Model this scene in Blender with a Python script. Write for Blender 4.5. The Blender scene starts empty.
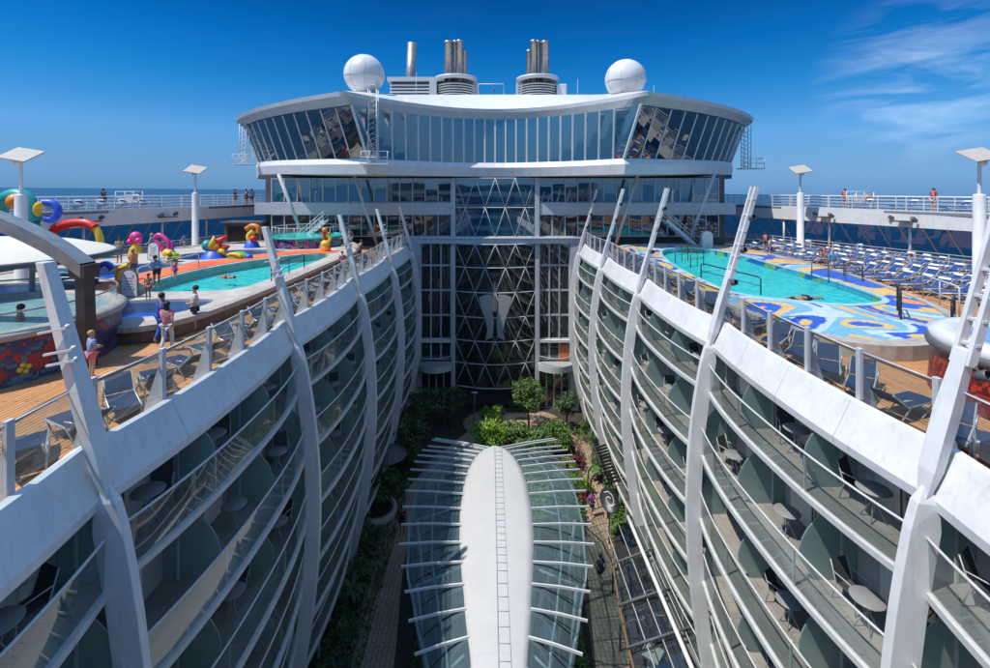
import bpy, bmesh, math, random
from mathutils import Vector, Matrix
from mathutils.geometry import tessellate_polygon
random.seed(7)
R = math.radians
SC = bpy.context.scene
COL = SC.collection
# ------------------------------------------------------------------ camera, world, sun, exposure
cam = bpy.data.cameras.new('camera'); cam_o = bpy.data.objects.new('camera', cam); COL.objects.link(cam_o)
cam.sensor_width = 36; cam.lens = 36*467/990
cam.shift_x = 0.005; cam.shift_y = -143/990
cam.clip_start = 0.1; cam.clip_end = 60000
cam_o.location = (-0.5, 0, 0); cam_o.rotation_euler = (R(90), 0, 0)
SC.camera = cam_o
SUN_EL, SUN_AZ = 61, -113          # azimuth measured from +Y (ahead) clockwise: -90 is from the left
W = bpy.data.worlds.new('World'); SC.world = W; W.use_nodes = True
wn, wl = W.node_tree.nodes, W.node_tree.links
wn.clear()
wo = wn.new('ShaderNodeOutputWorld'); bg = wn.new('ShaderNodeBackground'); sky = wn.new('ShaderNodeTexSky')
sky.sky_type = 'NISHITA'; sky.sun_disc = False
sky.sun_elevation = R(SUN_EL); sky.sun_rotation = R(SUN_AZ)
sky.air_density = 1.0; sky.dust_density = 0.0; sky.ozone_density = 3.0; sky.altitude = 1500
# thin cirrus: stretched noise on the direction, strongest high on the right
tc = wn.new('ShaderNodeTexCoord')
mp = wn.new('ShaderNodeMapping'); mp.inputs['Rotation'].default_value = (0, R(-28), R(20)); mp.inputs['Scale'].default_value = (2.2, 3, 13)
no = wn.new('ShaderNodeTexNoise'); no.inputs['Scale'].default_value = 2.1; no.inputs['Detail'].default_value = 9; no.inputs['Roughness'].default_value = 0.6; no.inputs['Distortion'].default_value = 0.6
cr = wn.new('ShaderNodeValToRGB'); cr.color_ramp.elements[0].position = 0.44; cr.color_ramp.elements[1].position = 0.74
ds = wn.new('ShaderNodeVectorMath'); ds.operation = 'DISTANCE'; ds.inputs[1].default_value = Vector((432, 467, 112)).normalized()
mr = wn.new('ShaderNodeMapRange'); mr.inputs['From Min'].default_value = 0.02; mr.inputs['From Max'].default_value = 0.15; mr.inputs['To Min'].default_value = 0.30; mr.inputs['To Max'].default_value = 0.003
mu = wn.new('ShaderNodeMath'); mu.operation = 'MULTIPLY'
mx = wn.new('ShaderNodeMixRGB'); mx.inputs['Color2'].default_value = (7.5, 8.2, 9.0, 1)
gm = wn.new('ShaderNodeHueSaturation'); gm.inputs['Saturation'].default_value = 1.15; gm.inputs['Value'].default_value = 1.0
wl.new(tc.outputs['Generated'], mp.inputs['Vector']); wl.new(mp.outputs[0], no.inputs['Vector']); wl.new(no.outputs['Fac'], cr.inputs[0])
wl.new(tc.outputs['Generated'], ds.inputs[0]); wl.new(ds.outputs['Value'], mr.inputs['Value'])
wl.new(cr.outputs[0], mu.inputs[0]); wl.new(mr.outputs[0], mu.inputs[1]); wl.new(mu.outputs[0], mx.inputs['Fac'])
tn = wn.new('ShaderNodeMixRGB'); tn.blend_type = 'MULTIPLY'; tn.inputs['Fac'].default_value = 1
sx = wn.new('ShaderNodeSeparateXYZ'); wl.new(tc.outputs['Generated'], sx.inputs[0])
er = wn.new('ShaderNodeValToRGB')                          # polarised, deeper blue sky in view; overhead stop brightened as added fill light
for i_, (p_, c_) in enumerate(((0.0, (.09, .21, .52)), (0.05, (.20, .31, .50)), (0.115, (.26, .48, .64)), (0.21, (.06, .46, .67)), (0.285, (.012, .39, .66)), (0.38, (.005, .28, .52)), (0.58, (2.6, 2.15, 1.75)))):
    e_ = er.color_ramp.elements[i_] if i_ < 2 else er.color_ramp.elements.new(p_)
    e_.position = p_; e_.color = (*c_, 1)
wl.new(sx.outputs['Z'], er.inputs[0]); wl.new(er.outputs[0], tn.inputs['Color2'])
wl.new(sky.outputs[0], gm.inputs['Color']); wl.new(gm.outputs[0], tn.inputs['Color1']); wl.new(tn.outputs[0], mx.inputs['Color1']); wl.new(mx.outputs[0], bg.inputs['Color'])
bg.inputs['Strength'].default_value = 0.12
wl.new(bg.outputs[0], wo.inputs['Surface'])
sl = bpy.data.lights.new('sun', 'SUN'); sl.energy = 3.4; sl.angle = R(0.5); sl.color = (1, 0.95, 0.87)
so = bpy.data.objects.new('sun', sl); COL.objects.link(so)
sd = Vector((math.sin(R(SUN_AZ))*math.cos(R(SUN_EL)), math.cos(R(SUN_AZ))*math.cos(R(SUN_EL)), math.sin(R(SUN_EL))))
so.rotation_euler = sd.to_track_quat('Z', 'Y').to_euler()
vs = SC.view_settings; vs.view_transform = 'Standard'; vs.look = 'None'; vs.gamma = 1; vs.use_curve_mapping = False
vs.exposure = 0.58
SC.render.engine = 'CYCLES'
SC.cycles.max_bounces = 6; SC.cycles.transparent_max_bounces = 24; SC.cycles.glossy_bounces = 3; SC.cycles.diffuse_bounces = 3
SC.cycles.use_denoising = True

# ------------------------------------------------------------------ helpers
def tag(o, label=None, cat=None, group=None, kind=None):
    if label: o['label'] = label
    if cat: o['category'] = cat
    if group: o['group'] = group
    if kind: o['kind'] = kind
    return o
def empty(name, loc=(0, 0, 0), rz=0, label=None, cat=None, group=None):
    o = bpy.data.objects.new(name, None); COL.objects.link(o); o.location = loc; o.rotation_euler = (0, 0, rz)
    return tag(o, label, cat, group)
def copy_tree(o, parent=None):
    c = o.copy(); COL.objects.link(c)
    if parent is not None: c.parent = parent
    for ch in list(o.children): copy_tree(ch, c)
    return c

def P(name, col, rough=0.5, metal=0.0, spec=0.5, noise=0.0, nscale=3.0, bump=0.0, bscale=20.0, col2=None, coat=0.0, sheen=0.0):
    m = bpy.data.materials.new(name); m.use_nodes = True
    n, l = m.node_tree.nodes, m.node_tree.links
    b = n['Principled BSDF']
    b.inputs['Base Color'].default_value = (*col, 1); b.inputs['Roughness'].default_value = rough
    b.inputs['Metallic'].default_value = metal; b.inputs['Specular IOR Level'].default_value = spec
    b.inputs['Coat Weight'].default_value = coat
    g = n.new('ShaderNodeNewGeometry')
    if noise > 0 or col2:
        t = n.new('ShaderNodeTexNoise'); t.inputs['Scale'].default_value = nscale; t.inputs['Detail'].default_value = 6; t.inputs['Roughness'].default_value = 0.62
        l.new(g.outputs['Position'], t.inputs['Vector'])
        r = n.new('ShaderNodeValToRGB'); r.color_ramp.elements[0].position = 0.32; r.color_ramp.elements[1].position = 0.68
        c2 = col2 or tuple(min(1, c*(1+noise*0.4)) for c in col); c1 = col if col2 else tuple(c*(1-noise) for c in col)
        r.color_ramp.elements[0].color = (*c1, 1); r.color_ramp.elements[1].color = (*c2, 1)
        l.new(t.outputs['Fac'], r.inputs[0]); l.new(r.outputs[0], b.inputs['Base Color'])
        if rough > 0.1:
            q = n.new('ShaderNodeMapRange'); q.inputs['To Min'].default_value = rough*0.8; q.inputs['To Max'].default_value = min(1, rough*1.25)
            l.new(t.outputs['Fac'], q.inputs['Value']); l.new(q.outputs[0], b.inputs['Roughness'])
    if bump > 0:
        t2 = n.new('ShaderNodeTexNoise'); t2.inputs['Scale'].default_value = bscale; t2.inputs['Detail'].default_value = 4
        l.new(g.outputs['Position'], t2.inputs['Vector'])
        bm_ = n.new('ShaderNodeBump'); bm_.inputs['Strength'].default_value = bump; bm_.inputs['Distance'].default_value = 0.05
        l.new(t2.outputs['Fac'], bm_.inputs['Height']); l.new(bm_.outputs[0], b.inputs['Normal'])
    return m
def glassy(name, tint, refl=0.0, ior=1.5, rough=0.0, dark=None, wav=0.0, diffuse=0.0, dcol=(0.3, 0.4, 0.38)):
    """thin pane: transparent tint + glossy by fresnel (+ a little milky diffuse); dark = opaque body colour instead of see-through"""
    m = bpy.data.materials.new(name); m.use_nodes = True
    n, l = m.node_tree.nodes, m.node_tree.links; n.clear()
    out = n.new('ShaderNodeOutputMaterial'); mix = n.new('ShaderNodeMixShader'); gl = n.new('ShaderNodeBsdfGlossy')
    gl.inputs['Roughness'].default_value = rough
    if dark: a = n.new('ShaderNodeBsdfDiffuse'); a.inputs['Color'].default_value = (*dark, 1)
    else: a = n.new('ShaderNodeBsdfTransparent'); a.inputs['Color'].default_value = (*tint, 1)
    body = a.outputs[0]
    if diffuse > 0:
        d = n.new('ShaderNodeBsdfTranslucent'); d2 = n.new('ShaderNodeBsdfDiffuse'); md = n.new('ShaderNodeMixShader'); m2 = n.new('ShaderNodeMixShader')
        d.inputs['Color'].default_value = (*dcol, 1); d2.inputs['Color'].default_value = (*dcol, 1)
        l.new(d2.outputs[0], md.inputs[1]); l.new(d.outputs[0], md.inputs[2]); m2.inputs[0].default_value = diffuse
        l.new(a.outputs[0], m2.inputs[1]); l.new(md.outputs[0], m2.inputs[2]); body = m2.outputs[0]
    fr = n.new('ShaderNodeLayerWeight'); fr.inputs['Blend'].default_value = 0.5      # Schlick: same from both faces of a thin pane
    pw = n.new('ShaderNodeMath'); pw.operation = 'POWER'; pw.inputs[1].default_value = 5; l.new(fr.outputs['Facing'], pw.inputs[0])
    f0 = ((ior-1)/(ior+1))**2+refl
    ad = n.new('ShaderNodeMath'); ad.operation = 'MULTIPLY_ADD'; ad.use_clamp = True; ad.inputs[1].default_value = 1-f0; ad.inputs[2].default_value = f0
    l.new(pw.outputs[0], ad.inputs[0]); l.new(ad.outputs[0], mix.inputs[0]); l.new(body, mix.inputs[1]); l.new(gl.outputs[0], mix.inputs[2])
    if wav > 0:
        g = n.new('ShaderNodeNewGeometry'); t = n.new('ShaderNodeTexNoise'); t.inputs['Scale'].default_value = 0.35; t.inputs['Detail'].default_value = 2
        b = n.new('ShaderNodeBump'); b.inputs['Strength'].default_value = wav; b.inputs['Distance'].default_value = 0.12
        l.new(g.outputs['Position'], t.inputs['Vector']); l.new(t.outputs['Fac'], b.inputs['Height']); l.new(b.outputs[0], gl.inputs['Normal'])
    l.new(mix.outputs[0], out.inputs[0]); return m
def water_mat(name, tint, wscale=2.4, strength=1.0):
    m = glassy(name, tint, refl=0.0, ior=1.33)
    n, l = m.node_tree.nodes, m.node_tree.links
    gl = [x for x in n if x.type == 'BSDF_GLOSSY'][0]; gl.inputs['Roughness'].default_value = 0.06
    g = n.new('ShaderNodeNewGeometry'); t = n.new('ShaderNodeTexNoise'); t.inputs['Scale'].default_value = wscale; t.inputs['Detail'].default_value = 5; t.inputs['Distortion'].default_value = 1.2
    b = n.new('ShaderNodeBump'); b.inputs['Strength'].default_value = strength; b.inputs['Distance'].default_value = 0.25
    l.new(g.outputs['Position'], t.inputs['Vector']); l.new(t.outputs['Fac'], b.inputs['Height']); l.new(b.outputs[0], gl.inputs['Normal'])
    fr = [x for x in n if x.type == 'LAYER_WEIGHT'][0]; l.new(b.outputs[0], fr.inputs['Normal'])
    return m
def planks(name, c1, c2, along='Y', w=0.14, length=2.2, mortar=(0.05, 0.03, 0.02), msize=0.012):
    m = bpy.data.materials.new(name); m.use_nodes = True
    n, l = m.node_tree.nodes, m.node_tree.links; b = n['Principled BSDF']; b.inputs['Roughness'].default_value = 0.55
    g = n.new('ShaderNodeNewGeometry'); mp = n.new('ShaderNodeMapping')
    mp.inputs['Rotation'].default_value = (0, 0, R(90) if along == 'Y' else 0)
    br = n.new('ShaderNodeTexBrick'); br.inputs['Scale'].default_value = 1; br.inputs['Brick Width'].default_value = length; br.inputs['Row Height'].default_value = w
    br.inputs['Mortar Size'].default_value = msize; br.inputs['Color1'].default_value = (*c1, 1); br.inputs['Color2'].default_value = (*c2, 1); br.inputs['Mortar'].default_value = (*mortar, 1)
    t = n.new('ShaderNodeTexNoise'); t.inputs['Scale'].default_value = 0.7; t.inputs['Detail'].default_value = 7
    r = n.new('ShaderNodeValToRGB'); r.color_ramp.elements[0].position = 0.3; r.color_ramp.elements[0].color = (0.66, 0.66, 0.68, 1); r.color_ramp.elements[1].position = 0.65; r.color_ramp.elements[1].color = (1, 1, 1, 1)
    x = n.new('ShaderNodeMixRGB'); x.blend_type = 'MULTIPLY'; x.inputs[0].default_value = 1
    l.new(g.outputs['Position'], mp.inputs[0]); l.new(mp.outputs[0], br.inputs['Vector']); l.new(g.outputs['Position'], t.inputs['Vector']); l.new(t.outputs['Fac'], r.inputs[0])
    l.new(br.outputs['Color'], x.inputs['Color1']); l.new(r.outputs[0], x.inputs['Color2']); l.new(x.outputs[0], b.inputs['Base Color'])
    return m
def mosaic(name, cols, scale=0.35, tile=0.12, distort=2.2, seed=0.0, stretch=(1, 1, 1), rough=0.4):
    """bold patches of flat colour broken into small tiles"""
    m = bpy.data.materials.new(name); m.use_nodes = True
    n, l = m.node_tree.nodes, m.node_tree.links; b = n['Principled BSDF']; b.inputs['Roughness'].default_value = rough
    g = n.new('ShaderNodeNewGeometry')
    sn = n.new('ShaderNodeVectorMath'); sn.operation = 'SNAP'; sn.inputs[1].default_value = (tile, tile, tile)
    ad = n.new('ShaderNodeVectorMath'); ad.operation = 'ADD'; ad.inputs[1].default_value = (seed, seed*1.7, seed*0.3)
    mp = n.new('ShaderNodeMapping'); mp.inputs['Scale'].default_value = stretch
    t = n.new('ShaderNodeTexNoise'); t.inputs['Scale'].default_value = scale; t.inputs['Detail'].default_value = 1.0; t.inputs['Distortion'].default_value = distort
    r = n.new('ShaderNodeValToRGB'); r.color_ramp.interpolation = 'CONSTANT'
    k = len(cols); e = r.color_ramp.elements
    while len(e) < k: e.new(0.5)
    for i in range(k):
        e[i].position = 0.0 if i == 0 else 0.30+0.40*i/k; e[i].color = (*cols[i], 1)
    w = n.new('ShaderNodeTexWhiteNoise'); q = n.new('ShaderNodeMapRange'); q.inputs['To Min'].default_value = 0.78; q.inputs['To Max'].default_value = 1.1
    x = n.new('ShaderNodeMixRGB'); x.blend_type = 'MULTIPLY'; x.inputs[0].default_value = 1
    l.new(g.outputs['Position'], sn.inputs[0]); l.new(sn.outputs[0], ad.inputs[0]); l.new(ad.outputs[0], mp.inputs[0]); l.new(mp.outputs[0], t.inputs['Vector'])
    l.new(t.outputs['Fac'], r.inputs[0]); l.new(sn.outputs[0], w.inputs['Vector']); l.new(w.outputs['Value'], q.inputs['Value'])
    l.new(r.outputs[0], x.inputs['Color1']); l.new(q.outputs[0], x.inputs['Color2']); l.new(x.outputs[0], b.inputs['Base Color'])
    return m
def leafmat(name, c1, c2):
    m = P(name, c1, rough=0.55, col2=c2, nscale=1.3)
    return m
M = dict(
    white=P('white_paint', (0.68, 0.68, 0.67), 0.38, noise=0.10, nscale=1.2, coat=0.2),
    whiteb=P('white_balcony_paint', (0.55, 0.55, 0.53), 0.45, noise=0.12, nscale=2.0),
    grey=P('grey_steel_paint', (0.42, 0.43, 0.44), 0.45, noise=0.12, nscale=2.0),
    lgrey=P('light_grey_panel', (0.52, 0.53, 0.54), 0.4, noise=0.10, nscale=0.8),
    dgrey=P('dark_grey_panel', (0.10, 0.105, 0.11), 0.5, noise=0.2, nscale=2),
    wall=P('cabin_wall_paint', (0.42, 0.40, 0.36), 0.6, noise=0.15, nscale=1.0),
    black=P('black_metal', (0.02, 0.02, 0.022), 0.4),
    steel=P('brushed_steel', (0.40, 0.38, 0.36), 0.42, metal=0.7, noise=0.3, nscale=3),
    brown=P('brown_stained_wall', (0.16, 0.11, 0.085), 0.5, noise=0.25, nscale=2),
    hrail=P('varnished_handrail', (0.20, 0.12, 0.07), 0.35, noise=0.2, nscale=6),
    beige=P('cream_canvas', (0.66, 0.62, 0.52), 0.75, noise=0.06, nscale=0.8),
    copper=P('dark_bronze_panel', (0.075, 0.065, 0.06), 0.4, metal=0.5, noise=0.2),
    stone=P('pale_stone_coping', (0.40, 0.36, 0.31), 0.6, noise=0.25, nscale=3),
    glass=glassy('clear_glass', (0.86, 0.90, 0.89), refl=0.01),
    bglass=glassy('balustrade_glass', (0.78, 0.85, 0.84), refl=0.08, wav=0.3, diffuse=0.07, dcol=(0.52, 0.60, 0.60)),
    win=glassy('dark_window_glass', (0, 0, 0), refl=0.10, ior=1.6, dark=(0.020, 0.028, 0.030), wav=0.10),
    winb=glassy('blue_coated_window_glass', (0, 0, 0), refl=0.26, ior=1.6, dark=(0.012, 0.075, 0.125), wav=0.08),
    wing=glassy('wing_window_glass', (0, 0, 0), refl=0.22, ior=1.6, dark=(0.012, 0.02, 0.022), wav=0.12),
    wscreen=glassy('blue_windscreen_glass', (0.10, 0.30, 0.42), refl=0.04, diffuse=0.12, dcol=(0.02, 0.12, 0.20)),
    frost=glassy('frosted_green_glass', (0.50, 0.62, 0.60), refl=0.03, rough=0.25, diffuse=0.70, dcol=(0.46, 0.60, 0.57)),
    pale=glassy('pale_etched_glass', (0.6, 0.65, 0.65), refl=0.05, rough=0.3, diffuse=0.85, dcol=(0.65, 0.68, 0.68)),
    cglass=glassy('canopy_glass', (0.66, 0.84, 0.88), refl=0.10, diffuse=0.30, dcol=(0.42, 0.62, 0.68), wav=0.2),
    pool=water_mat('pool_water', (0.42, 0.90, 0.90)),
    poolb=water_mat('blue_pool_water', (0.35, 0.68, 0.95)),
    basin=P('turquoise_tiles_painted_caustics', (0.05, 0.50, 0.52), 0.5, col2=(0.30, 0.80, 0.74), nscale=2.6),  # lighter mottling paints caustic ripples of light into the tile colour
    basinb=P('blue_pool_tiles', (0.03, 0.24, 0.68), 0.5, noise=0.3, nscale=1.2),
    teak=planks('teak_deck', (0.58, 0.27, 0.10), (0.66, 0.34, 0.15)),
    balfloor=planks('balcony_deck_boards', (0.27, 0.25, 0.22), (0.32, 0.295, 0.26), w=0.3, length=0.6, mortar=(0.22, 0.20, 0.18), msize=0.012),
    track=P('green_grey_track', (0.20, 0.22, 0.23), 0.8, noise=0.15),
    path=planks('park_brick_path', (0.36, 0.25, 0.17), (0.44, 0.31, 0.22), w=0.22, length=0.44, mortar=(0.15, 0.12, 0.10), msize=0.02),
    soil=P('dark_soil', (0.05, 0.038, 0.03), 0.9, noise=0.4, nscale=2, bump=0.5),
    poolmos=mosaic('pool_surround_mosaic', [(0.72, 0.30, 0.08), (0.72, 0.48, 0.12), (0.03, 0.10, 0.48), (0.50, 0.60, 0.60), (0.18, 0.42, 0.60), (0.70, 0.46, 0.14), (0.03, 0.11, 0.50), (0.72, 0.30, 0.08)], scale=0.17, distort=1.4, stretch=(1.2, 0.75, 1), seed=3.1, tile=0.1),
    tubmos=mosaic('tub_wall_mosaic', [(0.03, 0.03, 0.09), (0.03, 0.05, 0.12), (0.36, 0.03, 0.02), (0.05, 0.04, 0.12), (0.05, 0.06, 0.16), (0.05, 0.18, 0.18), (0.04, 0.03, 0.10), (0.30, 0.03, 0.03)], scale=0.55, distort=2.0, seed=8.3, tile=0.09),
    redmos=mosaic('red_tub_mosaic', [(0.16, 0.012, 0.01), (0.26, 0.02, 0.015), (0.09, 0.008, 0.008), (0.34, 0.04, 0.02)], scale=3.0, distort=1.0, tile=0.06),
    mural=mosaic('round_pool_mural', [(0.01, 0.01, 0.03), (0.02, 0.03, 0.10), (0.60, 0.08, 0.22), (0.02, 0.02, 0.06), (0.05, 0.40, 0.45), (0.01, 0.02, 0.06), (0.70, 0.45, 0.06)], scale=0.9, distort=1.5, tile=0.05),
    kidfloor=P('pale_sand_play_floor', (0.46, 0.42, 0.37), 0.75, noise=0.25, nscale=1.2),
    redpath=P('red_rubber_border', (0.62, 0.08, 0.035), 0.7, nscale=0.4, col2=(0.72, 0.22, 0.06)),
    fabric=P('navy_lounger_fabric', (0.012, 0.06, 0.20), 0.8, noise=0.2, nscale=14),
    darkfab=P('dark_blue_sling', (0.014, 0.035, 0.09), 0.8, noise=0.3, nscale=9),
    frame=P('pale_lounger_frame', (0.50, 0.50, 0.48), 0.35, metal=0.3),
    towel=P('white_towel', (0.74, 0.73, 0.70), 0.9),
    mesh=P('dark_chair_mesh', (0.05, 0.05, 0.05), 0.7),
    table=P('grey_table_top', (0.24, 0.24, 0.235), 0.45, noise=0.1),
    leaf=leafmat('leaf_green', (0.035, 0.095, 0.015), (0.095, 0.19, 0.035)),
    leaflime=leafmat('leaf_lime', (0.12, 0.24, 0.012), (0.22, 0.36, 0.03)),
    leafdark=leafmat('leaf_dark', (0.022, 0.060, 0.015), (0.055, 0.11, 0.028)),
    leafred=leafmat('leaf_red', (0.07, 0.010, 0.012), (0.16, 0.02, 0.03)),
    leafyel=leafmat('leaf_yellow', (0.12, 0.15, 0.03), (0.22, 0.23, 0.06)),
    bark=P('bark', (0.10, 0.07, 0.05), 0.9, noise=0.3, nscale=8),
    skin=P('skin', (0.50, 0.30, 0.21), 0.6), skin2=P('tanned_skin', (0.32, 0.18, 0.12), 0.6),
    hair=P('dark_hair', (0.025, 0.018, 0.014), 0.7), hairb=P('blond_hair', (0.40, 0.27, 0.12), 0.7),
    orange=P('orange_door', (0.60, 0.16, 0.04), 0.5),
    pink=P('pink_gloss', (0.75, 0.05, 0.25), 0.42, coat=0.15, noise=0.22, nscale=3.5), red=P('red_gloss', (0.70, 0.03, 0.02), 0.42, coat=0.15, noise=0.22, nscale=3.5),
    yellow=P('yellow_gloss', (0.80, 0.52, 0.03), 0.42, coat=0.15, noise=0.22, nscale=3.5), blue=P('blue_gloss', (0.02, 0.10, 0.60), 0.42, coat=0.15, noise=0.22, nscale=3.5),
    teal=P('teal_gloss', (0.02, 0.33, 0.30), 0.42, coat=0.15, noise=0.22, nscale=3.5), green=P('green_gloss', (0.20, 0.42, 0.05), 0.42, coat=0.15, noise=0.22, nscale=3.5),
    orng=P('orange_gloss', (0.80, 0.22, 0.02), 0.42, coat=0.15, noise=0.22, nscale=3.5), purple=P('purple_cloth', (0.30, 0.06, 0.40), 0.7),
)
def streaks(m, amt=0.16, tint=(0.62, 0.55, 0.46)):
    n, l = m.node_tree.nodes, m.node_tree.links; b = n['Principled BSDF']; src = b.inputs['Base Color'].links[0].from_socket
    g = n.new('ShaderNodeNewGeometry'); mp = n.new('ShaderNodeMapping'); mp.inputs['Scale'].default_value = (2.6, 2.6, 0.22)
    t = n.new('ShaderNodeTexNoise'); t.inputs['Scale'].default_value = 2.4; t.inputs['Detail'].default_value = 7; t.inputs['Roughness'].default_value = 0.7
    r = n.new('ShaderNodeValToRGB'); r.color_ramp.elements[0].position = 0.52; r.color_ramp.elements[0].color = (0, 0, 0, 1); r.color_ramp.elements[1].position = 0.74; r.color_ramp.elements[1].color = (amt*2.2, amt*2.2, amt*2.2, 1)
    x = n.new('ShaderNodeMixRGB'); x.blend_type = 'MULTIPLY'; x.inputs['Color2'].default_value = (*tint, 1)
    l.new(g.outputs['Position'], mp.inputs[0]); l.new(mp.outputs[0], t.inputs['Vector']); l.new(t.outputs['Fac'], r.inputs[0]); l.new(r.outputs[0], x.inputs['Fac']); l.new(src, x.inputs['Color1']); l.new(x.outputs[0], b.inputs['Base Color'])
streaks(M['white'], 0.22); streaks(M['whiteb'], 0.25); streaks(M['lgrey'], 0.2); streaks(M['brown'], 0.3, (0.5, 0.45, 0.4))
def cloth(name, c): return P(name, c, 0.85, noise=0.15, nscale=9)

class MB:
    def __init__(s): s.v = []; s.f = []; s.sm = []
    def add(s, vs_, fs, smooth=False):
        o = len(s.v); s.v += [tuple(p) for p in vs_]; s.f += [tuple(i+o for i in f) for f in fs]; s.sm += [smooth]*len(fs); return s
    def box(s, c, d, rot=None):
        hx, hy, hz = d[0]/2, d[1]/2, d[2]/2
        vs_ = [Vector((x, y, z)) for x in (-hx, hx) for y in (-hy, hy) for z in (-hz, hz)]
        if rot is not None: vs_ = [rot @ p for p in vs_]
        c = Vector(c)
        return s.add([p+c for p in vs_], [(0, 1, 3, 2), (4, 6, 7, 5), (0, 4, 5, 1), (2, 3, 7, 6), (0, 2, 6, 4), (1, 5, 7, 3)])
    def bar(s, a, b, w, h, up=(0, 0, 1)):
        a, b = Vector(a), Vector(b); d = b-a; L = d.length
        if L < 1e-6: return s
        z = d.normalized(); u = Vector(up)
        if abs(z.dot(u)) > 0.99: u = Vector((0, 1, 0))
        x = u.cross(z).normalized(); y = z.cross(x)
        return s.box((a+b)/2, (w, h, L), Matrix((x, y, z)).transposed())
    def tube(s, pts, r, n=6, closed=False, caps=True):
        pts = [Vector(p) for p in pts]; k = len(pts)
        rr = r if isinstance(r, (list, tuple)) else [r]*k
        rings = []; prev = None
        for i, p in enumerate(pts):
            if closed: t = pts[(i+1) % k]-pts[i-1]
            else: t = pts[min(i+1, k-1)]-pts[max(i-1, 0)]
            t.normalize()
            if prev is None:
                u = Vector((0, 0, 1)) if abs(t.z) < 0.9 else Vector((0, 1, 0)); x = u.cross(t).normalized()
            else: x = (prev-t*prev.dot(t)).normalized()
            prev = x; y = t.cross(x)
            rings.append([p+(x*math.cos(2*math.pi*j/n)+y*math.sin(2*math.pi*j/n))*rr[i] for j in range(n)])
        vs_ = [q for rg in rings for q in rg]; fs = []
        m = k if closed else k-1
        for i in range(m):
            a, b = i*n, ((i+1) % k)*n
            for j in range(n): fs.append((a+j, a+(j+1) % n, b+(j+1) % n, b+j))
        s.add(vs_, fs, True)
        if caps and not closed:
            o = len(s.v)-len(vs_); s.f += [tuple(o+j for j in range(n))[::-1], tuple(o+(k-1)*n+j for j in range(n))]; s.sm += [False, False]
        return s
    def lathe(s, prof, c=(0, 0, 0), n=20, smooth=True):
        c = Vector(c); vs_ = []; fs = []
        for r, z in prof:
            for j in range(n): vs_.append(c+Vector((r*math.cos(2*math.pi*j/n), r*math.sin(2*math.pi*j/n), z)))
        for i in range(len(prof)-1):
            for j in range(n): fs.append((i*n+j, i*n+(j+1) % n, (i+1)*n+(j+1) % n, (i+1)*n+j))
        return s.add(vs_, fs, smooth)
    def ball(s, c, r, n=12, m=8, rot=None):
        rr = (r, r, r) if not isinstance(r, (tuple, list)) else r
        vs_ = []; fs = []
        for i in range(m+1):
            a = math.pi*i/m
            for j in range(n):
                b = 2*math.pi*j/n; p = Vector((rr[0]*math.sin(a)*math.cos(b), rr[1]*math.sin(a)*math.sin(b), rr[2]*math.cos(a)))
                if rot is not None: p = rot @ p
                vs_.append(p+Vector(c))
        for i in range(m):
            for j in range(n): fs.append((i*n+j, (i+1)*n+j, (i+1)*n+(j+1) % n, i*n+(j+1) % n))
        return s.add(vs_, fs, True)
    def strip(s, A, B, smooth=False):
        k = len(A); return s.add(list(A)+list(B), [(i, i+1, k+i+1, k+i) for i in range(k-1)], smooth)
    def poly(s, outer, z0, z1, holes=()):
        loops = [outer]+list(holes); flat = [Vector((x, y, 0)) for lp in loops for x, y in lp]
        tris = tessellate_polygon([[Vector((x, y, 0)) for x, y in lp] for lp in loops])
        for z, fl in ((z1, False), (z0, True)):
            fs = []
            for t in tris:
                a, b, c = [flat[i] for i in t]; up = (b-a).cross(c-a).z > 0
                fs.append(tuple(t) if up != fl else tuple(t)[::-1])
            s.add([(p.x, p.y, z) for p in flat], fs)
            if z0 == z1: return s
        for lp in loops:
            k = len(lp); s.add([(x, y, z0) for x, y in lp]+[(x, y, z1) for x, y in lp], [(i, (i+1) % k, k+(i+1) % k, k+i) for i in range(k)])
        return s
    def build(s, name, mat, parent=None, loc=None, fix=True, bevel=0):
        me = bpy.data.meshes.new(name); me.from_pydata(s.v, [], s.f)
        me.polygons.foreach_set('use_smooth', s.sm)
        if fix:
            bm = bmesh.new(); bm.from_mesh(me); bmesh.ops.remove_doubles(bm, verts=bm.verts, dist=1e-5); bmesh.ops.recalc_face_normals(bm, faces=bm.faces); bm.to_mesh(me); bm.free()
        me.materials.append(M[mat] if isinstance(mat, str) else mat); me.update()
        o = bpy.data.objects.new(name, me); COL.objects.link(o)
        if parent is not None: o.parent = parent
        if loc is not None: o.location = loc
        if bevel:
            b = o.modifiers.new('bevel', 'BEVEL'); b.width = bevel; b.segments = 2; b.limit_method = 'ANGLE'
        return o
def circ(cx, cy, r, n=32, ry=None, a0=0, a1=2*math.pi):
    ry = ry or r; return [(cx+r*math.cos(a0+(a1-a0)*i/n), cy+ry*math.sin(a0+(a1-a0)*i/n)) for i in range(n)]
def px(x, y, d=None, z=None):
    """pixel of the photograph -> metres, at depth d or height z (used to work out where things stand)"""
    if d is None: d = 467*z/(191-y)
    return (-0.5+(x-490)*d/467, d, (191-y)*d/467)
def smoothpath(pts, n=6, closed=False):
    pts = [Vector(p) for p in pts]; out = []; k = len(pts)
    rng = range(k) if closed else range(k-1)
    for i in rng:
        p0 = pts[(i-1) % k] if closed else pts[max(i-1, 0)]; p1 = pts[i]; p2 = pts[(i+1) % k]; p3 = pts[(i+2) % k] if closed else pts[min(i+2, k-1)]
        for j in range(n):
            t = j/n; out.append(0.5*((2*p1)+(p2-p0)*t+(2*p0-5*p1+4*p2-p3)*t*t+(3*p1-p0-3*p2+p3)*t**3))
    if not closed: out.append(pts[-1])
    return out
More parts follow.
